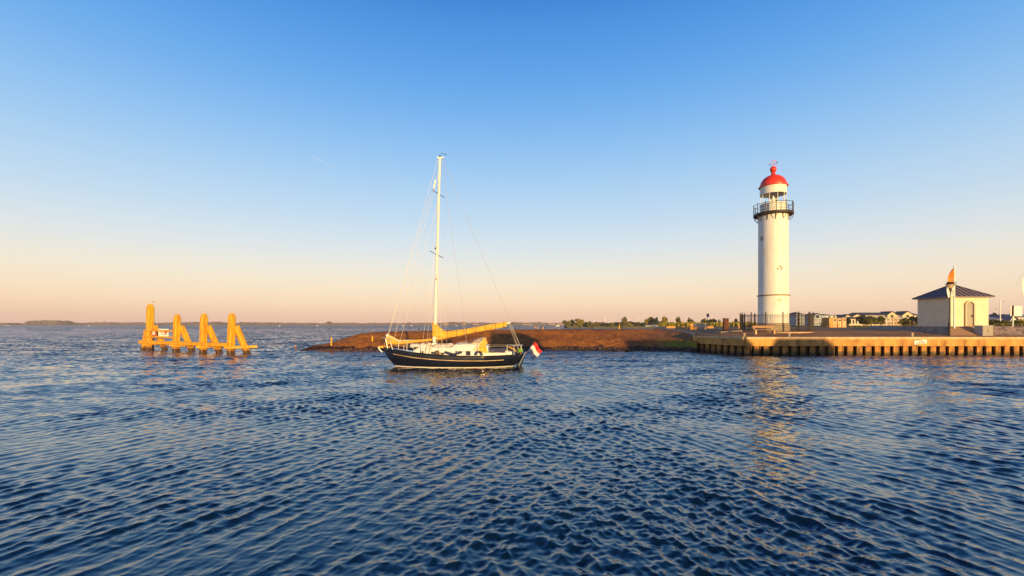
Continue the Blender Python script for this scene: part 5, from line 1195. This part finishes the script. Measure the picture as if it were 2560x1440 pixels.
# ensign
fg = thing('ensign', 'red white and blue striped flag on a slanted staff at the yacht stern', 'flag', W(1313, 885, YC))
MB().tube(W(1312, 887, YC), W(1338, 853, YC), .022, .018, 8).build('staff', M['wood'], fg)
ha, hb_ = W(1337.5, 854, YC), W(1318.5, 877.5, YC); fl_ = W(1355.5, 878, YC)-ha
def flagpt(s0, s1):
    def f(u, v):
        s_ = s0+(s1-s0)*v; p = ha.lerp(hb_, s_)+fl_*u*(1-.06*s_)+Vector((0, -.10*math.sin(u*6.0+s_*1.5), 0))+Vector((.5, 0, .4)).normalized()*.035*math.sin(u*7)
        return tuple(p)
    return f
for nm, s0, s1, m in (('red_stripe', 0, 1/3, 'red'), ('white_stripe', 1/3, 2/3, 'wh'), ('blue_stripe', 2/3, 1, 'blue')): sheet(flagpt(s0, s1), 14, 4, nm, M[m], fg, .006)

# ------------------------------------------------------------------ harbour houses behind the camera (their shade falls on the quay)
def back_house(x0, x1, h, y1, lab, wm):
    t = thing('quay_house', lab, 'house', ((x0+x1)/2, y1, 0)); y0 = y1-8; e_ = h-1.3
    MB().prism([(y0, -.5), (y1, -.5), (y1, e_), ((y0+y1)/2, h-.1), (y0, e_)], x0, x1, 'x').build('wall', wm, t)
    b = MB()
    for s_ in (-1, 1):
        ym = (y0+y1)/2; ye = ym+s_*4.3; b.add([(x0-.1, ye, e_-.1), (x0-.1, ym, h), (x1+.1, ym, h), (x1+.1, ye, e_-.1), (x0-.1, ye, e_+.05), (x0-.1, ym, h+.15), (x1+.1, ym, h+.15), (x1+.1, ye, e_+.05)], [(0, 1, 2, 3), (4, 5, 6, 7), (0, 1, 5, 4), (1, 2, 6, 5), (2, 3, 7, 6), (3, 0, 4, 7)])
    b.build('roof', M['r_brown'], t)
    n = max(2, int((x1-x0)/2.4))
    for k in range(n):
        c = x0+(x1-x0)*(k+.5)/n; f = MB().box((c-.6, y1+.003, 2.2), (c+.6, y1+.06, 3.9)).build('window', M['wh'], t); MB().box((c-.5, y1+.062, 2.3), (c+.5, y1+.09, 3.8)).build('pane', M['glass'], f)
back_house(18.9, 22.4, 7.9, -8, 'tall narrow brick house behind the viewer', M['w_cream'])
back_house(23.6, 32.6, 5.7, -8, 'long low boathouse behind the viewer', M['w_white'])
back_house(33.6, 38.8, 6.9, -8, 'middle brick house behind the viewer', M['w_cream'])
back_house(39.2, 42.4, 5.6, -8, 'small shed between two houses behind the viewer', M['w_white'])
back_house(42.6, 46.8, 6.5, -8, 'last brick house of the row behind the viewer', M['w_cream'])

# ------------------------------------------------------------------ contrail and haze
m = bpy.data.materials.new('ice_trail'); m.use_nodes = True; t_ = m.node_tree; bs = t_.nodes['Principled BSDF']; bs.inputs['Base Color'].default_value = (.9, .9, .9, 1); bs.inputs['Alpha'].default_value = .05; bs.inputs['Roughness'].default_value = 1
Z = 9000; b = MB(); b.tube(W(777, 389, Z), W(846, 425, Z), 11, 3, 8); o = b.build('contrail', m, smooth=True); tag(o, 'faint white contrail left of the yacht mast', 'contrail'); o['kind'] = 'stuff'
hz = bpy.data.materials.new('evening_haze'); hz.use_nodes = True; t_ = hz.node_tree; t_.nodes.remove(t_.nodes['Principled BSDF'])
pv = t_.nodes.new('ShaderNodeVolumePrincipled'); pv.inputs['Color'].default_value = (.94, .84, .88, 1); pv.inputs['Density'].default_value = .00017; pv.inputs['Anisotropy'].default_value = 0.0
t_.links.new(pv.outputs[0], t_.nodes['Material Output'].inputs['Volume'])
o = MB().box((-2700, -60, -3), (2700, 2450, 60)).build('haze', hz); o['kind'] = 'stuff'; o['label'] = 'thin evening haze over the water'
